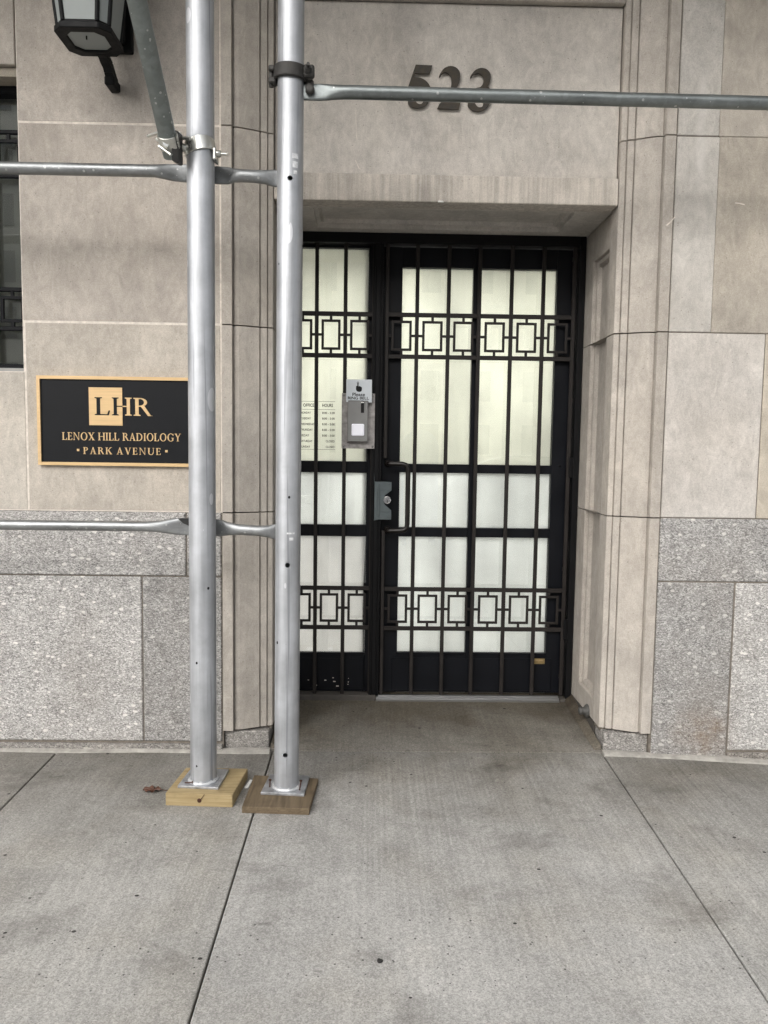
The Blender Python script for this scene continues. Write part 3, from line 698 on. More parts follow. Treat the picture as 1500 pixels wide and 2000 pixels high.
# ------------------------------------------------------------------ barred window at the left edge
g = G(); YW = .095
g.box(-1.412, -1.379, YW, YW+.06, 1.560, 2.668).box(-2.4, -1.412, YW, YW+.06, 2.642, 2.668).box(-2.4, -1.412, YW, YW+.06, 1.560, 1.580)
win = obj('barred_window', g, 'window_iron', B, bevel=.002)
obj('window_sill', G().box(-2.42, -1.3785, .06, .2, 1.5425, 1.5605), 'kerb_stone', win)
obj('window_head', G().box(-2.42, -1.379, .02, .2, 2.669, 2.7015), 'limestone', win, (.30, .27, .225))
obj('window_pane', G().box(-2.4, -1.40, .142, .146, 1.57, 2.66), 'clear_glass', win)
obj('window_shade', G().box(-2.4, -1.385, .175, .177, 1.56, 2.67), 'shade_grey', win)
for z0, z1 in ((2.488, 2.503), (2.318, 2.334), (1.872, 1.888), (1.716, 1.732)):
    obj('grille_rail', G().box(-2.4, -1.411, YW+.005, YW+.022, z0, z1, .002), 'window_iron', win)
for zc, hz in ((2.411, .056), (1.802, .052)):
    for k in range(5):
        xc = -1.462-k*.155; hx, s_ = .048, .012; g = G(); y0, y1 = YW+.007, YW+.02
        g.box(xc-hx, xc-hx+s_, y0, y1, zc-hz, zc+hz).box(xc+hx-s_, xc+hx, y0, y1, zc-hz, zc+hz)
        g.box(xc-hx+s_, xc+hx-s_, y0, y1, zc+hz-s_, zc+hz).box(xc-hx+s_, xc+hx-s_, y0, y1, zc-hz, zc-hz+s_)
        g.box(xc-.006, xc+.006, y0+.001, y1-.001, zc+hz, zc+hz+.02).box(xc-.006, xc+.006, y0+.001, y1-.001, zc-hz-.018, zc-hz).box(xc+hx, xc+hx+.012, y0+.001, y1-.001, zc-.006, zc+.006)
        obj('fret', g, 'window_iron', win)
for k in range(1, 5): obj('grille_bar', G().box(-1.392-k*.155, -1.376-k*.155, YW+.004, YW+.024, 1.58, 2.645), 'window_iron', win)

# ------------------------------------------------------------------ scaffold (sidewalk shed)
def post(x, dx, y, r, zb, plate, holes, nails, label):
    t = thing('scaffold_post', (x, y, zb), label, 'scaffold post', 'scaffold posts in front of the doorway')
    zt = 3.98; seg = 56; g = G(); vs = []
    for (z, rr) in ((zb+.009, r), (zt, r), (zt, r-.005), (zb+.009, r-.005)):
        for k in range(seg):
            a = 2*math.pi*k/seg; vs.append((x+dx*(z-zb)/2.7+rr*math.cos(a), y+rr*math.sin(a), z))
    g.add(vs, [(i*seg+k, i*seg+(k+1) % seg, ((i+1) % 4)*seg+(k+1) % seg, ((i+1) % 4)*seg+k) for i in range(4) for k in range(seg)])
    ob = obj('tube', g, 'silver_paint', t)
    if holes:
        cut = G()
        for (hx, hz) in holes: cut.tube([(hx, y-.2, hz), (hx, y, hz)], .0088, 20)
        co = obj('cutter', cut, 'dark_slot', t)
        md = ob.modifiers.new('b', 'BOOLEAN'); md.operation = 'DIFFERENCE'; md.object = co; md.solver = 'EXACT'
        bpy.context.view_layer.update(); dg = bpy.context.evaluated_depsgraph_get()
        me = bpy.data.meshes.new_from_object(ob.evaluated_get(dg)); ob.modifiers.clear(); ob.data = me
        me.materials.clear(); me.materials.append(M['silver_paint'])
        bpy.data.objects.remove(co)
    for p in ob.data.polygons: p.use_smooth = abs(p.normal.z) < .5
    bm = bmesh.new(); bm.from_mesh(ob.data)
    for e_ in bm.edges:
        if len(e_.link_faces) == 2 and e_.calc_face_angle(0) > .6: e_.smooth = False
    bm.to_mesh(ob.data); bm.free()
    obj('base_plate', G().hexa([(*p, zb) for p in plate], [(*p, zb+.009) for p in plate], .0012), 'plate_paint', t)
    # irregular weld bead
    g = G(); n = 40; vs = []
    for k in range(n):
        a = 2*math.pi*k/n; w_ = .007+random.uniform(0, .005); h = .006+random.uniform(0, .006)
        for (rr, z) in ((r+w_, zb+.0085), (r+w_*.6, zb+.009+h*.6), (r+.001, zb+.009+h), (r-.003, zb+.0085)): vs.append((x+rr*math.cos(a), y+rr*math.sin(a), z))
    g.add(vs, [(k*4+i, ((k+1) % n)*4+i, ((k+1) % n)*4+(i+1) % 4, k*4+(i+1) % 4) for k in range(n) for i in range(4)], True)
    obj('weld_bead', g, 'weld', t)
    for p0, p1 in nails: obj('nail', G().tube([p0, p1], .0024, 8).lathe([(.005, -.0015), (.005, .0015)], p1, Vector(p1)-Vector(p0), 10), 'rust', t)
    return t
post(-.5945, .003, -.372, .0468, .0365, [(-.676, -.428), (-.528, -.441), (-.518, -.286), (-.662, -.274)], [],
     [((-.655, -.405, .046), (-.625, -.412, .051)), ((-.545, -.395, .044), (-.560, -.385, .064))],
     'silver painted scaffold post standing on the thick yellow timber block')
post(-.2925, .0075, -.372, .0445, .0135, [(-.379, -.428), (-.222, -.441), (-.215, -.286), (-.366, -.272)], [(-.2825, 2.162), (-.287, .844), (-.2925, .155)],
     [((-.352, -.385, .02), (-.350, -.39, .052)), ((-.242, -.41, .018), (-.237, -.405, .056))],
     'silver painted scaffold post with three round bolt holes standing on the thin brown board')
def pad(name, c, zt, mat, label, cat, bev):
    g = G().hexa([(x, y, gz(x, y)-.001) for x, y in c], [(x+random.uniform(-.001, .001), y, zt) for x, y in c], bev)
    o = obj(name, g, mat, None, loc=(sum(p[0] for p in c)/4, sum(p[1] for p in c)/4, gz(0, -.38))); return tag(o, label, cat)
pad('timber_block', [(-.709, -.466), (-.470, -.479), (-.453, -.256), (-.688, -.250)], .0362, 'wood_yellow', 'thick yellow timber block under the left scaffold post', 'wood block', .003)
for i_, (z_, h_, a0, a1) in enumerate(((2.236, .016, 284, 312), (2.208, .020, 286, 309), (2.183, .012, 290, 306), (.956, .006, 270, 306), (.936, .010, 282, 300))):
    pr_ = bpy.data.objects['scaffold_post.001']
    obj('paint_smear', G().ring((-.2925+.0075*z_/2.7, -.372, z_), (0, 0, 1), .0443, .0452, h_, a0, a1, 10, up=(1, 0, 0)), 'smear', pr_)
tb = bpy.data.objects['timber_block']
obj('knot', G().lathe([(.008, -.001), (.0075, .0012), (.003, .0016)], (-.588, -.4728, .012), (.05, -1, 0), 12).hexa([(-.586, -.4745, .014), (-.583, -.4745, .014), (-.583, -.472, .014), (-.586, -.472, .014)], [(-.571, -.4755, .0345), (-.569, -.4755, .0345), (-.569, -.473, .0345), (-.571, -.473, .0345)]), 'rust', tb)
pad('plywood_board', [(-.431, -.518), (-.197, -.530), (-.182, -.288), (-.427, -.262)], .0132, 'wood_brown', 'thin brown weathered board under the right scaffold post', 'board', .002)

def brace(st, label, col):
    xs_ = [s_[0] for s_ in st]
    o = obj('brace_pipe', G().sweep_x(st), 'galvanised', None, col); return tag(o, label, 'scaffold pipe')
R_, F1 = .0208, .0295
def pinch(x0, z0, x1, z1, y):
    z = lambda x: z0+(z1-z0)*(x-x0)/(x1-x0); return z
# upper left pipe passes behind the left post and ends at the right post
z = lambda x: 2.2085 if x < -.72 else 2.2085-(x+.72)*.036
st = [(x, -.322, z(x), R_, R_, 0) for x in (-2.6, -1.5, -.80, -.765)]
st += [(-.735, -.318, z(-.735), .0165, .0245, .3), (-.705, -.312, z(-.7), .009, .0285, 1.2), (-.665, -.310, z(-.66), .006, .0298, 3), (-.54, -.310, z(-.54), .006, .0298, 3), (-.508, -.311, z(-.508), .0065, .0288, 2.2), (-.49, -.317, z(-.49), .0165, .0235, .4), (-.46, -.32, z(-.46), .0195, .0215, 0), (-.415, -.32, z(-.415), .0195, .0215, 0), (-.375, -.318, z(-.375), .0165, .024, .3), (-.352, -.312, z(-.352), .007, .0285, 1.8), (-.33, -.311, z(-.33), .006, .0295, 3), (-.29, -.311, z(-.29), .006, .0295, 3)]
p1 = brace(st, 'upper grey steel pipe with flattened ends crossing left of the door, behind the left post', (.27, .28, .285))
z = lambda x: .965 if x < -.6 else .965-(x+.6)*.058
st = [(x, -.322, z(x), .0185, .0185, 0) for x in (-2.6, -1.5, -.86, -.80)]
st += [(-.755, -.320, z(-.75), .016, .022, .3), (-.715, -.313, z(-.71), .010, .0285, 1.0), (-.685, -.310, z(-.68), .006, .0315, 3), (-.56, -.310, z(-.56), .006, .0315, 3), (-.535, -.312, z(-.535), .009, .030, 1.6), (-.515, -.318, z(-.515), .015, .0245, .4), (-.47, -.32, z(-.47), .0185, .0195, 0), (-.40, -.32, z(-.40), .0185, .0195, 0), (-.365, -.318, z(-.365), .0155, .0225, .3), (-.342, -.312, z(-.342), .0075, .029, 1.8), (-.29, -.311, z(-.29), .006, .0305, 3)]
p2 = brace(st, 'lower grey steel pipe at knee rail height in front of the granite base', (.33, .34, .345))
tp = obj('black_patch', G().hexa([(-.676, -.3185, .978), (-.60, -.3185, .945), (-.60, -.3155, .945), (-.676, -.3155, .978)], [(-.694, -.3185, .9945), (-.60, -.3185, .9985), (-.60, -.3155, .9985), (-.694, -.3155, .9945)], .001), 'patch_black', None)  # black sheet added for the dark spot on the flattened pipe
tag(tp, 'ragged black patch on the lower pipe beside the left post', 'black patch')
st = [(-.255, -.372, 2.4605, .006, .0262, 3), (-.19, -.372, 2.4608, .006, .0268, 3), (-.165, -.372, 2.4612, .0075, .0262, 2), (-.145, -.372, 2.462, .016, .0240, .5), (-.11, -.372, 2.4628, .021, .0228, 0)]
st += [(x, -.372, 2.4635-.0035*(x+.1), .0222, .0222, 0) for x in (-.07, .4, 1.0, 2.6)]
p3 = brace(st, 'grey steel pipe crossing in front of the house number, speckled with paint', (.215, .235, .235))
# diagonal brace
a, b = Vector((-.676, -.425, 2.222)), Vector((-.735, -2.05, 3.75)); dv = (b-a).normalized()
dg_ = obj('diagonal_brace', G().tube([a, a+dv*.3, b], .0285, 28), 'galvanised', None, (.23, .255, .25)); tag(dg_, 'dark grey tube slanting up towards the street from the left post', 'scaffold pipe')

# dark cast clamp on the right post
PX, PY = -.2853, -.372
t = thing('pipe_clamp', (PX, PY, 2.512), 'dark cast iron clamp with a nut gripping the right scaffold post', 'clamp')
g = G().ring((PX, PY, 2.516), (0.05, -.06, 1), .0455, .0585, .043, 178, 362, 28, up=(1, 0, 0)).ring((PX, PY, 2.508), (0.05, 0, 1), .0455, .0585, .040, 4, 176, 28, up=(1, 0, 0))
obj('collar', g, 'cast_iron', t, bevel=.003)
g = G().box(PX-.074, PX-.052, PY-.022, PY+.016, 2.520, 2.538, .004).box(PX-.074, PX-.050, PY-.022, PY+.016, 2.480, 2.500, .004).tube([(PX-.066, PY-.002, 2.474), (PX-.066, PY-.002, 2.542)], .008, 12)
obj('hinge', g, 'cast_iron', t)
g = G().box(PX+.044, PX+.082, PY-.040, PY-.014, 2.494, 2.535, .006).box(PX+.05, PX+.078, PY-.012, PY+.02, 2.452, 2.500, .006)
obj('lug', g, 'cast_iron', t)
g = G().lathe([(.0145, 0), (.0145, .004), (.0115, .0045), (.0115, .014), (.010, .016)], (PX+.060, PY-.040, 2.516), (.1, -1, .15), 6).tube([(PX+.060, PY-.04, 2.516), (PX+.064, PY-.070, 2.5205)], .0058, 12)
obj('nut', g, 'cast_iron', t)
obj('nut', G().lathe([(.017, 0), (.017, .012), (.008, .013)], (PX+.066, PY-.012, 2.464), (0, -1, 0), 6), 'cast_iron', t)

# bright swivel clamp on the left post holding the diagonal
QX, QY = -.5920, -.372
t = thing('swivel_clamp', (QX, QY, 2.275), 'shiny zinc swivel clamp joining the diagonal tube to the left post', 'clamp')
ax = (-.22, .05, 1); zc = 2.268
g = G().ring((QX, QY, zc), ax, .0472, .0520, .046, 215, 372, 30, up=(1, 0, 0)).ring((QX, QY, zc), ax, .0472, .0520, .046, 18, 150, 24, up=(1, 0, 0))
g.ring((QX, QY, zc+.0165), ax, .0474, .0535, .013, 185, 216, 8, up=(1, 0, 0)).ring((QX, QY, zc-.0165), ax, .0474, .0535, .013, 185, 216, 8, up=(1, 0, 0))
obj('collar', g, 'zinc', t, bevel=.0012)
g = G().tube([(QX-.057, QY-.034, 2.289), (QX-.022, QY-.056, 2.279)], .0062, 12).box(QX-.066, QY and QX-.056, QY-.046, QY-.024, 2.272, 2.306, .003)
obj('hook_bolt', g, 'zinc', t)
g = G().tube([(QX+.050, QY-.020, 2.245), (QX+.097, QY-.024, 2.243)], .0048, 12).lathe([(.0115, 0), (.0115, .012), (.009, .013)], (QX+.060, QY-.021, 2.2445), (1, -.08, -.03), 6).box(QX+.047, QX+.058, QY-.034, QY+.02, 2.222, 2.262, .003)
obj('nut', g, 'zinc', t)
obj('pivot', G().lathe([(.022, 0), (.022, .012), (.014, .014), (.014, .03)], (QX-.072, QY-.03, 2.262), (1, .35, -.1), 20), 'zinc', t)
ca = a+dv*.05
g = G().ring(ca, dv, .0287, .0335, .044, -20, 170, 24, up=(1, 0, 0)).ring(ca, dv, .0287, .0335, .044, 180, 330, 24, up=(1, 0, 0))
obj('lower_collar', g, 'zinc', t, bevel=.001)
g = G().tube([(-.752, -.440, 2.279), (-.704, -.47, 2.281)], .0052, 10).tube([(-.715, -.462, 2.262), (-.672, -.485, 2.226)], .006, 10).tube([(-.708, -.468, 2.238), (-.664, -.482, 2.205)], .005, 10)
g.lathe([(.011, 0), (.011, .011)], (-.683, -.48, 2.238), (.4, -1, .1), 6)
obj('lower_bolt', g, 'zinc', t)
obj('side_plate', G().hexa([(-.664, -.478, 2.188), (-.645, -.46, 2.186), (-.645, -.40, 2.2), (-.66, -.40, 2.2)], [(-.664, -.478, 2.29), (-.645, -.46, 2.29), (-.645, -.40, 2.3), (-.66, -.40, 2.3)], .004), 'cast_iron', t)

# the shed roof that all of it carries, above the picture
t = thing('sidewalk_shed', (0, -2.5, 3.28), 'timber deck of the sidewalk shed on steel beams over the pavement', 'scaffold roof')
for k in range(8): obj('plank', G().box(-8, 8, -2.12+k*.25, -2.12+k*.25+.245, 4.16, 4.20), 'deck_wood', t)
for x in (-6, -3, -.6, 1.8, 4.2, 6.6): obj('beam', G().box(x-.05, x+.05, -2.12, -.13, 3.985, 4.16), 'steel_beam', t)
for x in (-6, -3.4, 3.4, 6.6):
    obj('outer_post', G().tube([(x, -2.0, -.07), (x, -2.0, 3.99)], .045, 16), 'silver_paint', t)

# ------------------------------------------------------------------ brass-framed plaque
t = thing('plaque', (-1.02, 0, 1.35), 'black plaque with gold frame and gold lettering on the wall left of the posts', 'plaque')
X0, X1, Z0_, Z1_ = -1.320, -.664, 1.174, 1.526
obj('panel', G().box(X0+.004, X1-.004, -.012, -.0005, Z0_+.004, Z1_-.004), 'plaque_black', t)
fw = .0125
g = G().prism([(X0, Z1_), (X1, Z1_), (X1-fw, Z1_-fw), (X0+fw, Z1_-fw)], -.019, -.001).prism([(X0, Z0_), (X0+fw, Z0_+fw), (X1-fw, Z0_+fw), (X1, Z0_)], -.019, -.001)
g.prism([(X0, Z0_), (X0, Z1_), (X0+fw, Z1_-fw), (X0+fw, Z0_+fw)], -.019, -.001).prism([(X1, Z0_), (X1-fw, Z0_+fw), (X1-fw, Z1_-fw), (X1, Z1_)], -.019, -.001)
obj('frame', g, 'plaque_gold', t)
obj('emblem_square', G().box(-1.117, -.9855, -.0145, -.011, 1.334, 1.483), 'plaque_gold', t)

# serif capitals drawn stroke by stroke (unit cap height); each stroke is a closed outline
S, T, B_ = .17, .06, .045           # stem, thin stroke, serif thickness
def stem(x, w_=S, top=True, bot=True, sl=.09, sr=.09):
    p = [[(x, 0), (x+w_, 0), (x+w_, 1), (x, 1)]]
    if bot: p.append([(x-sl, 0), (x+w_+sr, 0), (x+w_+sr, B_), (x+w_, B_+.035), (x, B_+.035), (x-sl, B_)])
    if top: p.append([(x-sl, 1), (x-sl, 1-B_), (x, 1-B_-.035), (x+w_, 1-B_-.035), (x+w_+sr, 1-B_), (x+w_+sr, 1)])
    return p
def bowl(cx, cy, rx, ry, w_, a0, a1, thin=T, n=18):
    out = []
    inn = []
    for k in range(n+1):
        th = rad(a0+(a1-a0)*k/n); out.append((cx+rx*math.cos(th), cy+ry*math.sin(th))); inn.append((cx+(rx-w_)*math.cos(th), cy+(ry-thin)*math.sin(th)))
    return [out[i:i+2]+inn[i:i+2][::-1] for i in range(n)]
def arms(x0, x1, mid=True):
    p = [[(x0, 1), (x0, 1-T), (x1, 1-T), (x1, 1)], [(x1-.07, 1-T+.001), (x1-.015, .77), (x1+.03, .77), (x1, 1)], [(x0, 0), (x1+.03, 0), (x1+.03, T), (x0, T)], [(x1-.06, T-.001), (x1+.0, .25), (x1+.06, .25), (x1+.03, 0)]]
    if mid: p += [[(x0, .49), (x1-.08, .49), (x1-.08, .49+T), (x0, .49+T)], [(x1-.12, .43), (x1-.075, .40), (x1-.075, .65), (x1-.12, .61)]]
    return p
def diag(xa, za, xb, zb, w_): return [[(xa, za), (xa+w_, za), (xb+w_, zb), (xb, zb)]]
def serif(x0, x1, z): 
    return [[(x0, z), (x1, z), (x1, z+(B_ if z < .5 else -B_)), (x0, z+(B_ if z < .5 else -B_))]]
GL = {
 'L': (.74, stem(.09)+[[(.2, 0), (.66, 0), (.66, T), (.2, T)], [(.58, T-.001), (.65, .27), (.72, .27), (.66, 0)]]),
 'H': (1.02, stem(.09)+stem(.76)+[[(.2, .48), (.8, .48), (.8, .54), (.2, .54)]]),
 'I': (.40, stem(.11)),
 'E': (.74, stem(.09)+arms(.2, .62)),
 'P': (.74, stem(.09)+bowl(.30, .745, .37, .255, .15, -90, 90)+[[(.2, 1), (.31, 1), (.31, 1-T), (.2, 1-T)], [(.2, .49), (.31, .49), (.31, .55), (.2, .55)]]),
 'R': (.90, stem(.09)+bowl(.32, .755, .36, .245, .15, -90, 90)+[[(.2, 1), (.33, 1), (.33, 1-T), (.2, 1-T)], [(.2, .51), (.33, .51), (.33, .57), (.2, .57)]]+[[(.36, .53), (.55, .55), (.86, .03), (.98, 0), (.72, 0)]]),
 'D': (1.0, stem(.09)+bowl(.36, .5, .56, .5, .17, -90, 90, T, 24)+[[(.2, 1), (.37, 1), (.37, 1-T), (.2, 1-T)], [(.2, 0), (.37, 0), (.37, T), (.2, T)]]),
 'O': (1.04, bowl(.52, .5, .48, .52, .17, 0, 360, T, 36)),
 'G': (1.02, bowl(.53, .5, .48, .52, .17, 48, 318, T, 30)+[[(.74, .03), (.9, .1), (.9, .44), (.74, .44)], [(.62, .40), (.98, .40), (.98, .45), (.62, .45)], [(.84, .95), (.80, .82), (.88, .70), (.92, .70), (.90, .97)]]),
 'N': (1.02, stem(.12, .065, sl=.10, sr=.08, top=False)+stem(.80, .065, sl=.08, sr=.08, bot=False)+[[(.0, 1), (.24, 1), (.87, 0), (.80, -.02), (.14, .95), (0, .955)]]),
 'X': (.98, [[(.06, 1), (.28, 1), (.90, 0), (.68, 0)], [(.74, 1), (.83, 1), (.23, 0), (.14, 0)]]+serif(0, .36, 1)+serif(.64, .94, 1)+serif(.04, .34, 0)+serif(.58, .98, 0)),
 'Y': (.94, [[(.06, 1), (.27, 1), (.55, .45), (.40, .45)], [(.76, 1), (.84, 1), (.53, .43), (.46, .48)], [(.39, 0), (.55, 0), (.55, .47), (.39, .47)]]+serif(0, .35, 1)+serif(.66, .94, 1)+serif(.30, .64, 0)),
 'A': (.96, [[(.44, 1.02), (.52, 1.02), (.19, 0), (.11, 0)], [(.42, .98), (.52, 1.02), (.86, 0), (.66, 0)], [(.22, .30), (.68, .30), (.68, .36), (.22, .36)]]+serif(.02, .29, 0)+serif(.56, .95, 0)),
 'V': (.96, [[(.08, 1), (.29, 1), (.54, .12), (.45, -.02)], [(.77, 1), (.85, 1), (.52, -.02), (.45, -.02)]]+serif(0, .38, 1)+serif(.66, .95, 1)),
 'K': (.96, stem(.09)+[[(.72, 1), (.82, 1), (.34, .50), (.25, .50)], [(.33, .58), (.48, .66), (.92, 0), (.70, 0)]]+serif(.62, .92, 1)+serif(.60, .98, 0)),
 'U': (1.0, [[(.10, 1), (.27, 1), (.27, .36), (.10, .36)], [(.80, 1), (.865, 1), (.865, .36), (.80, .36)]]+bowl(.4825, .37, .3825, .39, .12, 180, 360, .08, 20)+serif(.0, .37, 1)+serif(.70, .96, 1)),
}
def letter_into(g, ch, x, z, h, y, wx=1.0, clip=None, flip=0):
    """strokes differ by a hair in depth so that none share a plane"""
    for i, p in enumerate(GL[ch][1]):
        q = [(x+a*h*wx, z+b*h) for a, b in p]
        if clip:
            lo, hi = clip; q2 = []
            for k in range(len(q)):
                (xa, za), (xb, zb) = q[k], q[(k+1) % len(q)]
                for lim, keep in ((lo, 1), (hi, -1)): pass
                q2.append((xa, za))
            def cut(poly, lim, s_):
                r_ = []
                for k in range(len(poly)):
                    A, Bq = poly[k], poly[(k+1) % len(poly)]; ia, ib = s_*(A[0]-lim) >= 0, s_*(Bq[0]-lim) >= 0
                    if ia: r_.append(A)
                    if ia != ib: tt = (lim-A[0])/(Bq[0]-A[0]); r_.append((lim, A[1]+(Bq[1]-A[1])*tt))
                return r_
            q = cut(q, lo, 1)
            if len(q) > 2: q = cut(q, hi, -1)
            if len(q) < 3: continue
        g.prism(q, y-.00003*i, y+.0022, 'y')
def fit_line(g, words, x0, x1, z, h, y, track, wx=1.0):
    adv = sum((GL[c][0]+track) if c != ' ' else .42 for c in words)-track; s_ = (x1-x0)/(adv*h)
    x = x0
    for c in words:
        if c == ' ': x += .42*h*s_; continue
        letter_into(g, c, x, z, h, y, s_); x += (GL[c][0]+track)*h*s_
YL = -.0138
def one(ch, x, z, h, y, mat, wx, clip=None):
    g = G(); letter_into(g, ch, x, z, h, y, wx, clip); return obj('letter', g, mat, t)
H_ = .0705
one('L', -1.0945, 1.374, H_, -.0154, 'plaque_black', 1.2)
one('H', -1.0265, 1.374, H_, -.0154, 'plaque_black', 1.08, (-2, -.9858)); one('H', -1.0265, 1.374, H_, YL, 'plaque_gold', 1.08, (-.9853, 0))
one('R', -.9420, 1.3735, H_, YL, 'plaque_gold', 1.12)
g = G(); fit_line(g, 'LENOX HILL RADIOLOGY', -1.2255, -.7555, 1.2745, .0305, YL, .06); obj('lettering', g, 'plaque_gold', t)
g = G(); fit_line(g, 'PARK AVENUE', -1.143, -.835, 1.2195, .0275, YL, .20); g.box(-1.168, -1.1585, YL, -.0115, 1.2305, 1.2395).box(-.8185, -.8090, YL, -.0115, 1.2305, 1.2395); obj('lettering', g, 'plaque_gold', t)

# ------------------------------------------------------------------ bronze house number
t = thing('house_number', (.27, .088, 2.55), 'weathered bronze house number 523 on the stone panel above the door', 'house number')
CX0, CZ0, CS = .0955, 2.9265, 1/3408.0     # size of the drawing below
def num(pts, name='digit'):
    q = [(p[0], p[1], 1) if len(p) > 2 else p for p in pts]
    poly = smooth_poly([(p[0]*CS+.0829, 2.8307-p[1]*CS-.0000048*(p[0]), *p[2:]) for p in q], 6)
    return obj(name, G().prism(poly, .0745, .0805, 'y'), 'number_bronze', t, bevel=.0008)
d5 = num([(265, 185, 1), (490, 187, 1), (455, 300, 1), (254, 300, 1), (248, 346, 1), (330, 352), (410, 392), (460, 452), (476, 525), (465, 610), (430, 690), (370, 735), (300, 750), (225, 740), (178, 705), (168, 655), (198, 606), (240, 606), (264, 640), (292, 682), (340, 694), (370, 668), (384, 600), (370, 538), (322, 500), (250, 490, 1), (163, 490, 1)])
d2 = num([(584, 345), (592, 300), (640, 228), (690, 197), (745, 185), (805, 198), (850, 238), (871, 300), (864, 372), (840, 430), (800, 498), (745, 570), (690, 632, 1), (888, 634, 1), (860, 748, 1), (566, 748, 1), (590, 690, 1), (655, 612), (705, 540), (742, 470), (755, 400), (745, 335), (710, 292), (662, 278), (622, 298)])
d3 = num([(1003, 328), (1018, 292), (1060, 237), (1110, 205), (1165, 194), (1230, 210), (1273, 255), (1287, 312), (1272, 380), (1245, 432, 1), (1280, 462), (1302, 512), (1302, 585), (1272, 670), (1212, 735), (1130, 763), (1060, 756), (1005, 726), (982, 690), (988, 642), (1022, 612), (1062, 622), (1082, 660), (1112, 696), (1150, 708), (1182, 688), (1196, 630), (1190, 570), (1162, 522), (1130, 492), (1085, 470, 1), (1096, 455), (1142, 443), (1170, 415), (1186, 372), (1180, 322), (1150, 284), (1102, 272), (1055, 288), (1018, 330)])
for x_, z_ in ((.16, 2.66), (.30, 2.635), (.44, 2.66)): obj('fixing_pin', G().tube([(x_, .080, z_), (x_, .089, z_)], .004, 8), 'number_bronze', t)

# ------------------------------------------------------------------ intercom and its sign
t = thing('door_intercom', (-.06, .51, 1.26), 'grey door intercom with a lit white button on a worn metal plate', 'intercom')
bp = obj('back_plate', G().box(-.136, .018, .499, .503, 1.256, 1.512), 'plate_worn', t)
for x in (-.126, .008):
    for z in (1.266, 1.502): obj('screw', G().lathe([(.0055, 0), (.0055, .0015), (.003, .003)], (x, .499, z), (0, -1, 0), 12), 'steel', bp)
bx = obj('housing', G().box(-.108, -.014, .476, .499, 1.288, 1.50, .002), 'intercom_grey', t)
obj('slot', G().box(-.0465, -.032, .4752, .4765, 1.421, 1.481), 'dark_slot', bx); obj('indicator', G().box(-.0455, -.033, .4745, .4755, 1.466, 1.472), 'paper', bx)
obj('button', G().box(-.089, -.0305, .470, .477, 1.315, 1.370, .004), 'button_lit', t)
obj('mounting_strap', G().box(-.12, .0, .5035, .5225, 1.36, 1.40), 'grille_iron', t)
s = thing('bell_sign', (-.057, .474, 1.48), 'small white sign reading Please RING BELL above the intercom', 'sign')
obj('card', G().prism([(-.115, 1.470), (-.106, 1.470), (-.106, 1.4775), (-.012, 1.4775), (-.012, 1.469), (.003, 1.469), (.003, 1.573), (-.115, 1.573)], .4715, .4735, 'y'), 'sign_white', s)
g = G(); text_into(g, 'Please', -.0865, -.0285, 1.4975, 1.5125, .4715); text_into(g, 'RING BELL', -.1075, -.0105, 1.4815, 1.495, .4715)
obj('lettering', g, 'print_black', s)
hand = smooth_poly([(-.0655, 1.5195), (-.0700, 1.5275), (-.0695, 1.5425), (-.0645, 1.544), (-.0642, 1.5545), (-.0615, 1.557), (-.0588, 1.5545), (-.0585, 1.5425), (-.0535, 1.543), (-.0485, 1.5405), (-.0435, 1.537), (-.0430, 1.5265), (-.0465, 1.519), (-.056, 1.5165)], 4)
obj('hand_symbol', G().prism(hand, .4708, .4716, 'y').ring((-.0615, .4713, 1.558), (0, 1, 0), .0028, .0048, .0007, 0, 360, 16), 'print_black', s)

# ------------------------------------------------------------------ lantern
t = thing('wall_lantern', (-1.0, 0, 2.62), 'black iron wall lantern with frosted glass beside the window', 'wall lamp')
LX, LY, LZ = -1.012, -.232, 2.675
def octo(h, c, z): return [(LX+sx, LY+sy, z) for sx, sy in ((-h+c, -h), (h-c, -h), (h, -h+c), (h, h-c), (h-c, h), (-h+c, h), (-h, h-c), (-h, -h+c))]
lo, hi = octo(.088, .030, LZ+.028), octo(.128, .044, LZ+.40)
def ringbox(a, b, c, d):   # a outer bottom, b outer top, c inner top, d inner bottom
    g = G(); n = 8; vs = a+b+c+d
    g.add(vs, [(k, (k+1) % n, n+(k+1) % n, n+k) for k in range(n)]+[(n+k, n+(k+1) % n, 2*n+(k+1) % n, 2*n+k) for k in range(n)]+[(2*n+k, 2*n+(k+1) % n, 3*n+(k+1) % n, 3*n+k) for k in range(n)]+[(3*n+k, 3*n+(k+1) % n, (k+1) % n, k) for k in range(n)]); return g
g1 = ringbox(octo(.099, .034, LZ), octo(.099, .034, LZ+.022), octo(.065, .026, LZ+.022), octo(.065, .026, LZ))
obj('bottom_ring', g1, 'lamp_iron', t, bevel=.003)
obj('collar', ringbox(octo(.092, .031, LZ+.023), octo(.090, .031, LZ+.034), octo(.07, .025, LZ+.034), octo(.07, .025, LZ+.023)), 'lamp_iron', t)
obj('bottom_glass', G().prism([(p[0], p[1]) for p in octo(.068, .027, 0)], LZ+.008, LZ+.012, 'z'), 'frost', t)
for k in range(8):
    obj('frame_bar', G().tube([lo[k], hi[k]], .0085, 8), 'lamp_iron', t)
    k2 = (k+1) % 8; A = [Vector(p) for p in (lo[k], lo[k2], hi[k2], hi[k])]; n_ = (A[1]-A[0]).cross(A[3]-A[0]).normalized()*.002
    obj('lantern_pane', G().hexa([p-n_ for p in A], [p+n_ for p in A]), 'frost', t)
obj('cap', ringbox(octo(.145, .05, LZ+.40), octo(.02, .008, LZ+.52), octo(.01, .004, LZ+.52), octo(.12, .04, LZ+.40)), 'lamp_iron', t)
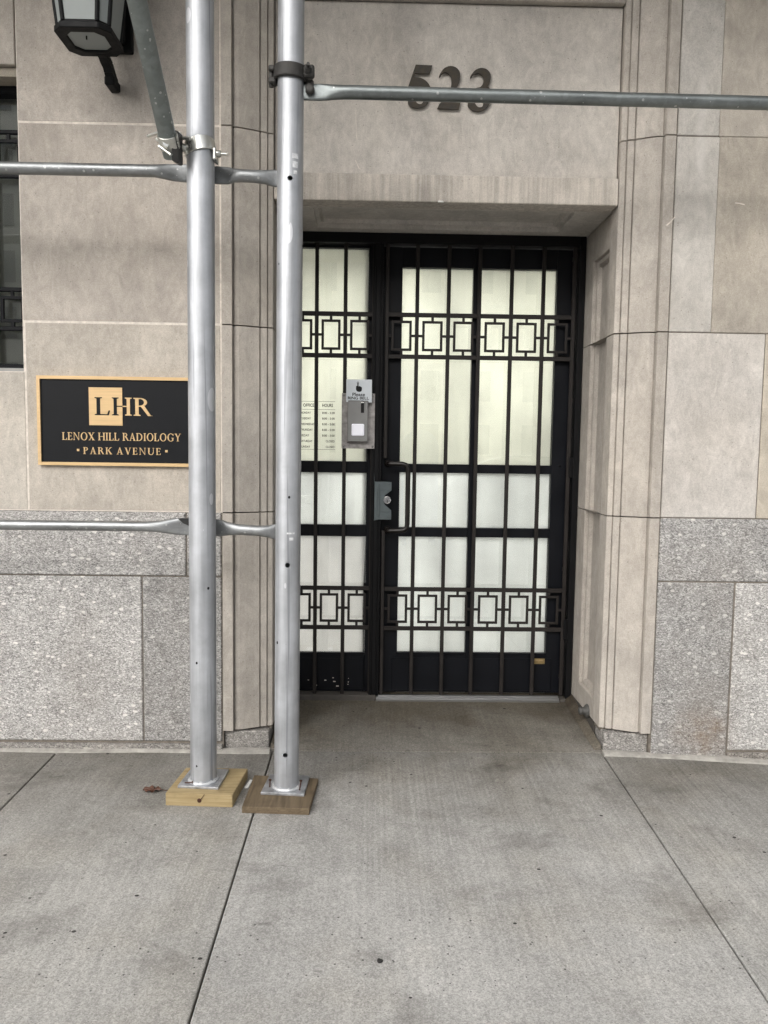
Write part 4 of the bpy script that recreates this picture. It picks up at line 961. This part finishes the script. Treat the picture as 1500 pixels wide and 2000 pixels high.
obj('finial', G().box(LX-.0018, LX+.0018, LY-.03, LY-.026, LZ-.004, LZ+.008), 'lamp_iron', t)
obj('back_plate', G().box(-1.02, -.925, -.028, -.0005, 2.748, 3.2, .004).box(-1.03, -.99, -.145, -.02, 2.90, 2.935).box(-1.0, -.945, -.06, -.028, 2.77, 3.0, .004), 'lamp_iron', t)
bp_ = [(-1.0, -.150, 2.690), (-1.0, -.128, 2.688), (-1.0, -.105, 2.678), (-.997, -.088, 2.668), (-.996, -.075, 2.654), (-.995, -.062, 2.642), (-.995, -.048, 2.632), (-.995, -.033, 2.628)]
g = G()
for i in range(len(bp_)-1):
    p, q = Vector(bp_[i]), Vector(bp_[i+1]); d = (q-p).normalized(); n_ = Vector((0, -d.z, d.y))*.016
    g.hexa([p+Vector((-.016, 0, 0))-n_, p+Vector((.016, 0, 0))-n_, q+Vector((.016, 0, 0))-n_, q+Vector((-.016, 0, 0))-n_], [p+Vector((-.016, 0, 0))+n_, p+Vector((.016, 0, 0))+n_, q+Vector((.016, 0, 0))+n_, q+Vector((-.016, 0, 0))+n_])
g.box(-1.016, -.978, -.078, -.0005, 2.604, 2.640, .006)
obj('bracket', g, 'lamp_iron', t)

# ------------------------------------------------------------------ small things
o = obj('door_stop', G().lathe([(.030, 0), (.030, .004), (.026, .010), (.018, .016), (.016, .026), (.018, .030), (.016, .038), (.006, .042)], (.9865, .233, .100), (-1, 0, 0)), 'stop_grey'); tag(o, 'small grey door stop low on the right doorway jamb', 'door stop')
t = thing('fallen_leaf', (-.775, -.365, -.007), 'curled brown fallen leaf on the pavement left of the yellow block', 'leaf')
ol = smooth_poly([(-.043, .000), (-.030, .018), (-.008, .022), (.012, .014), (.024, .002, 1), (.012, -.014), (-.010, -.020), (-.030, -.016)], 4)
g = G(); n = len(ol); vs = [(-.775, -.365, .004)]+[(-.775+a, -.365+b, -.006+.010*abs(math.sin(7*k/n*math.pi))+.004) for k, (a, b) in enumerate(ol)]
g.add(vs, [(0, 1+k, 1+(k+1) % n) for k in range(n)]); m = len(vs); g.add([(a, b, c-.0008) for a, b, c in vs], [(0, 1+(k+1) % n, 1+k) for k in range(n)])
obj('blade', g, 'leaf_brown', t); obj('stalk', G().tube([(-.752, -.364, .002), (-.738, -.360, -.003), (-.722, -.362, -.004)], .0013, 6), 'leaf_brown', t)
g = G().hexa([(-.452, -.335, gz(0, -.33)+.0004), (-.438, -.333, gz(0, -.33)+.0004), (-.430, -.285, gz(0, -.3)+.0004), (-.440, -.284, gz(0, -.3)+.0004)], [(-.452, -.335, -.001), (-.438, -.333, -.003), (-.430, -.285, .004), (-.440, -.284, .005)])
tag(obj('paper_scrap', g, 'paper'), 'tiny white scrap of paper between the wood block and the board', 'litter')
ol = smooth_poly([(.032, -1.262), (.035, -1.254), (.041, -1.256), (.047, -1.260), (.044, -1.267), (.036, -1.270)], 4)
g = G().prism(ol, gz(0, -1.26)-.002, gz(0, -1.26)+.0028, 'z'); tag(obj('chewing_gum', g, 'gum', bevel=.001), 'flat black blob of old chewing gum in the foreground slab', 'gum')

# ------------------------------------------------------------------ street side (seen in the glass)
t = thing('mailbox', (.72, -7.55+2.2, -.12), 'blue round-topped street mailbox standing by the kerb', 'mailbox')
MX, MY = .72, -7.0
t.location = (MX, MY, gz(0, MY))
w_ = .26; pr = [(-w_, .22), (w_, .25), (w_, 1.42)]+[(w_*math.cos(rad(a_)), 1.42+w_*math.sin(rad(a_))) for a_ in range(10, 180, 10)]+[(-w_, 1.42)]
obj('body', G().prism([(MX+a_, b_-.14) for a_, b_ in pr], MY-.28, MY+.28, 'y'), 'mail_blue', t)
for sx in (-.21, .21):
    for sy in (-.22, .22): obj('leg', G().box(MX+sx-.03, MX+sx+.03, MY+sy-.03, MY+sy+.03, -.14, .14), 'mail_blue', t)
obj('pull_door', G().box(MX-.22, MX+.22, MY+.281, MY+.3, 1.15, 1.36, .003), 'mail_blue', t)
def far_building(x0, x1, h, mat, label):
    t = thing('street_building', ((x0+x1)/2, -45, 0), label, 'building')
    obj('wall', G().box(x0, x1, -60, -45, -.3, h), mat, t)
    nx = int((x1-x0)/3); nz = int(h/3.4); src = None
    for i in range(nx):
        for j in range(nz):
            cx, z0 = x0+(i+.5)*(x1-x0)/nx, 1.0+j*3.4
            if src is None:
                src = obj('window', G().box(cx-.6, cx+.6, -45.02, -44.92, z0, z0+1.9), 'far_glass', t); c0 = (cx, z0)
            else: dup(src, 'window', cx-c0[0], z0-c0[1], t)
far_building(-34, -8, 25, 'far_stone', 'tall pale stone apartment house across the avenue, at the left end')
far_building(-7.8, 12, 19, 'far_brick', 'buff coloured apartment house across the avenue, lowest of the three')
far_building(12.2, 40, 24, 'far_stone', 'tallest pale stone block across the avenue')
t = thing('parked_car', (2.9, -9.4, -.3), 'dark grey saloon car parked along the kerb', 'car')
cp = smooth_poly([(.75, .25, 1), (5.15, .25, 1), (5.2, .62), (5.0, .82), (4.25, .92), (3.75, 1.30), (2.9, 1.42), (2.0, 1.36), (1.35, .95), (.85, .86), (.68, .6)], 5)
obj('body', G().prism([(a_, b_-.25) for a_, b_ in cp], -10.3, -8.55, 'y'), 'car_paint', t, bevel=.06, bseg=3)
gp = [(1.62, .97), (4.05, .97), (3.62, 1.28), (2.9, 1.36), (2.1, 1.30)]
obj('side_window', G().prism([(a_, b_-.25) for a_, b_ in gp], -8.548, -8.53, 'y'), 'far_glass', t)
for cx in (1.55, 4.3): obj('wheel', G().lathe([(.2, -.11), (.32, -.1), (.33, 0), (.32, .1), (.2, .11)], (cx, -8.66, .03), (0, 1, 0)), 'tyre', t)
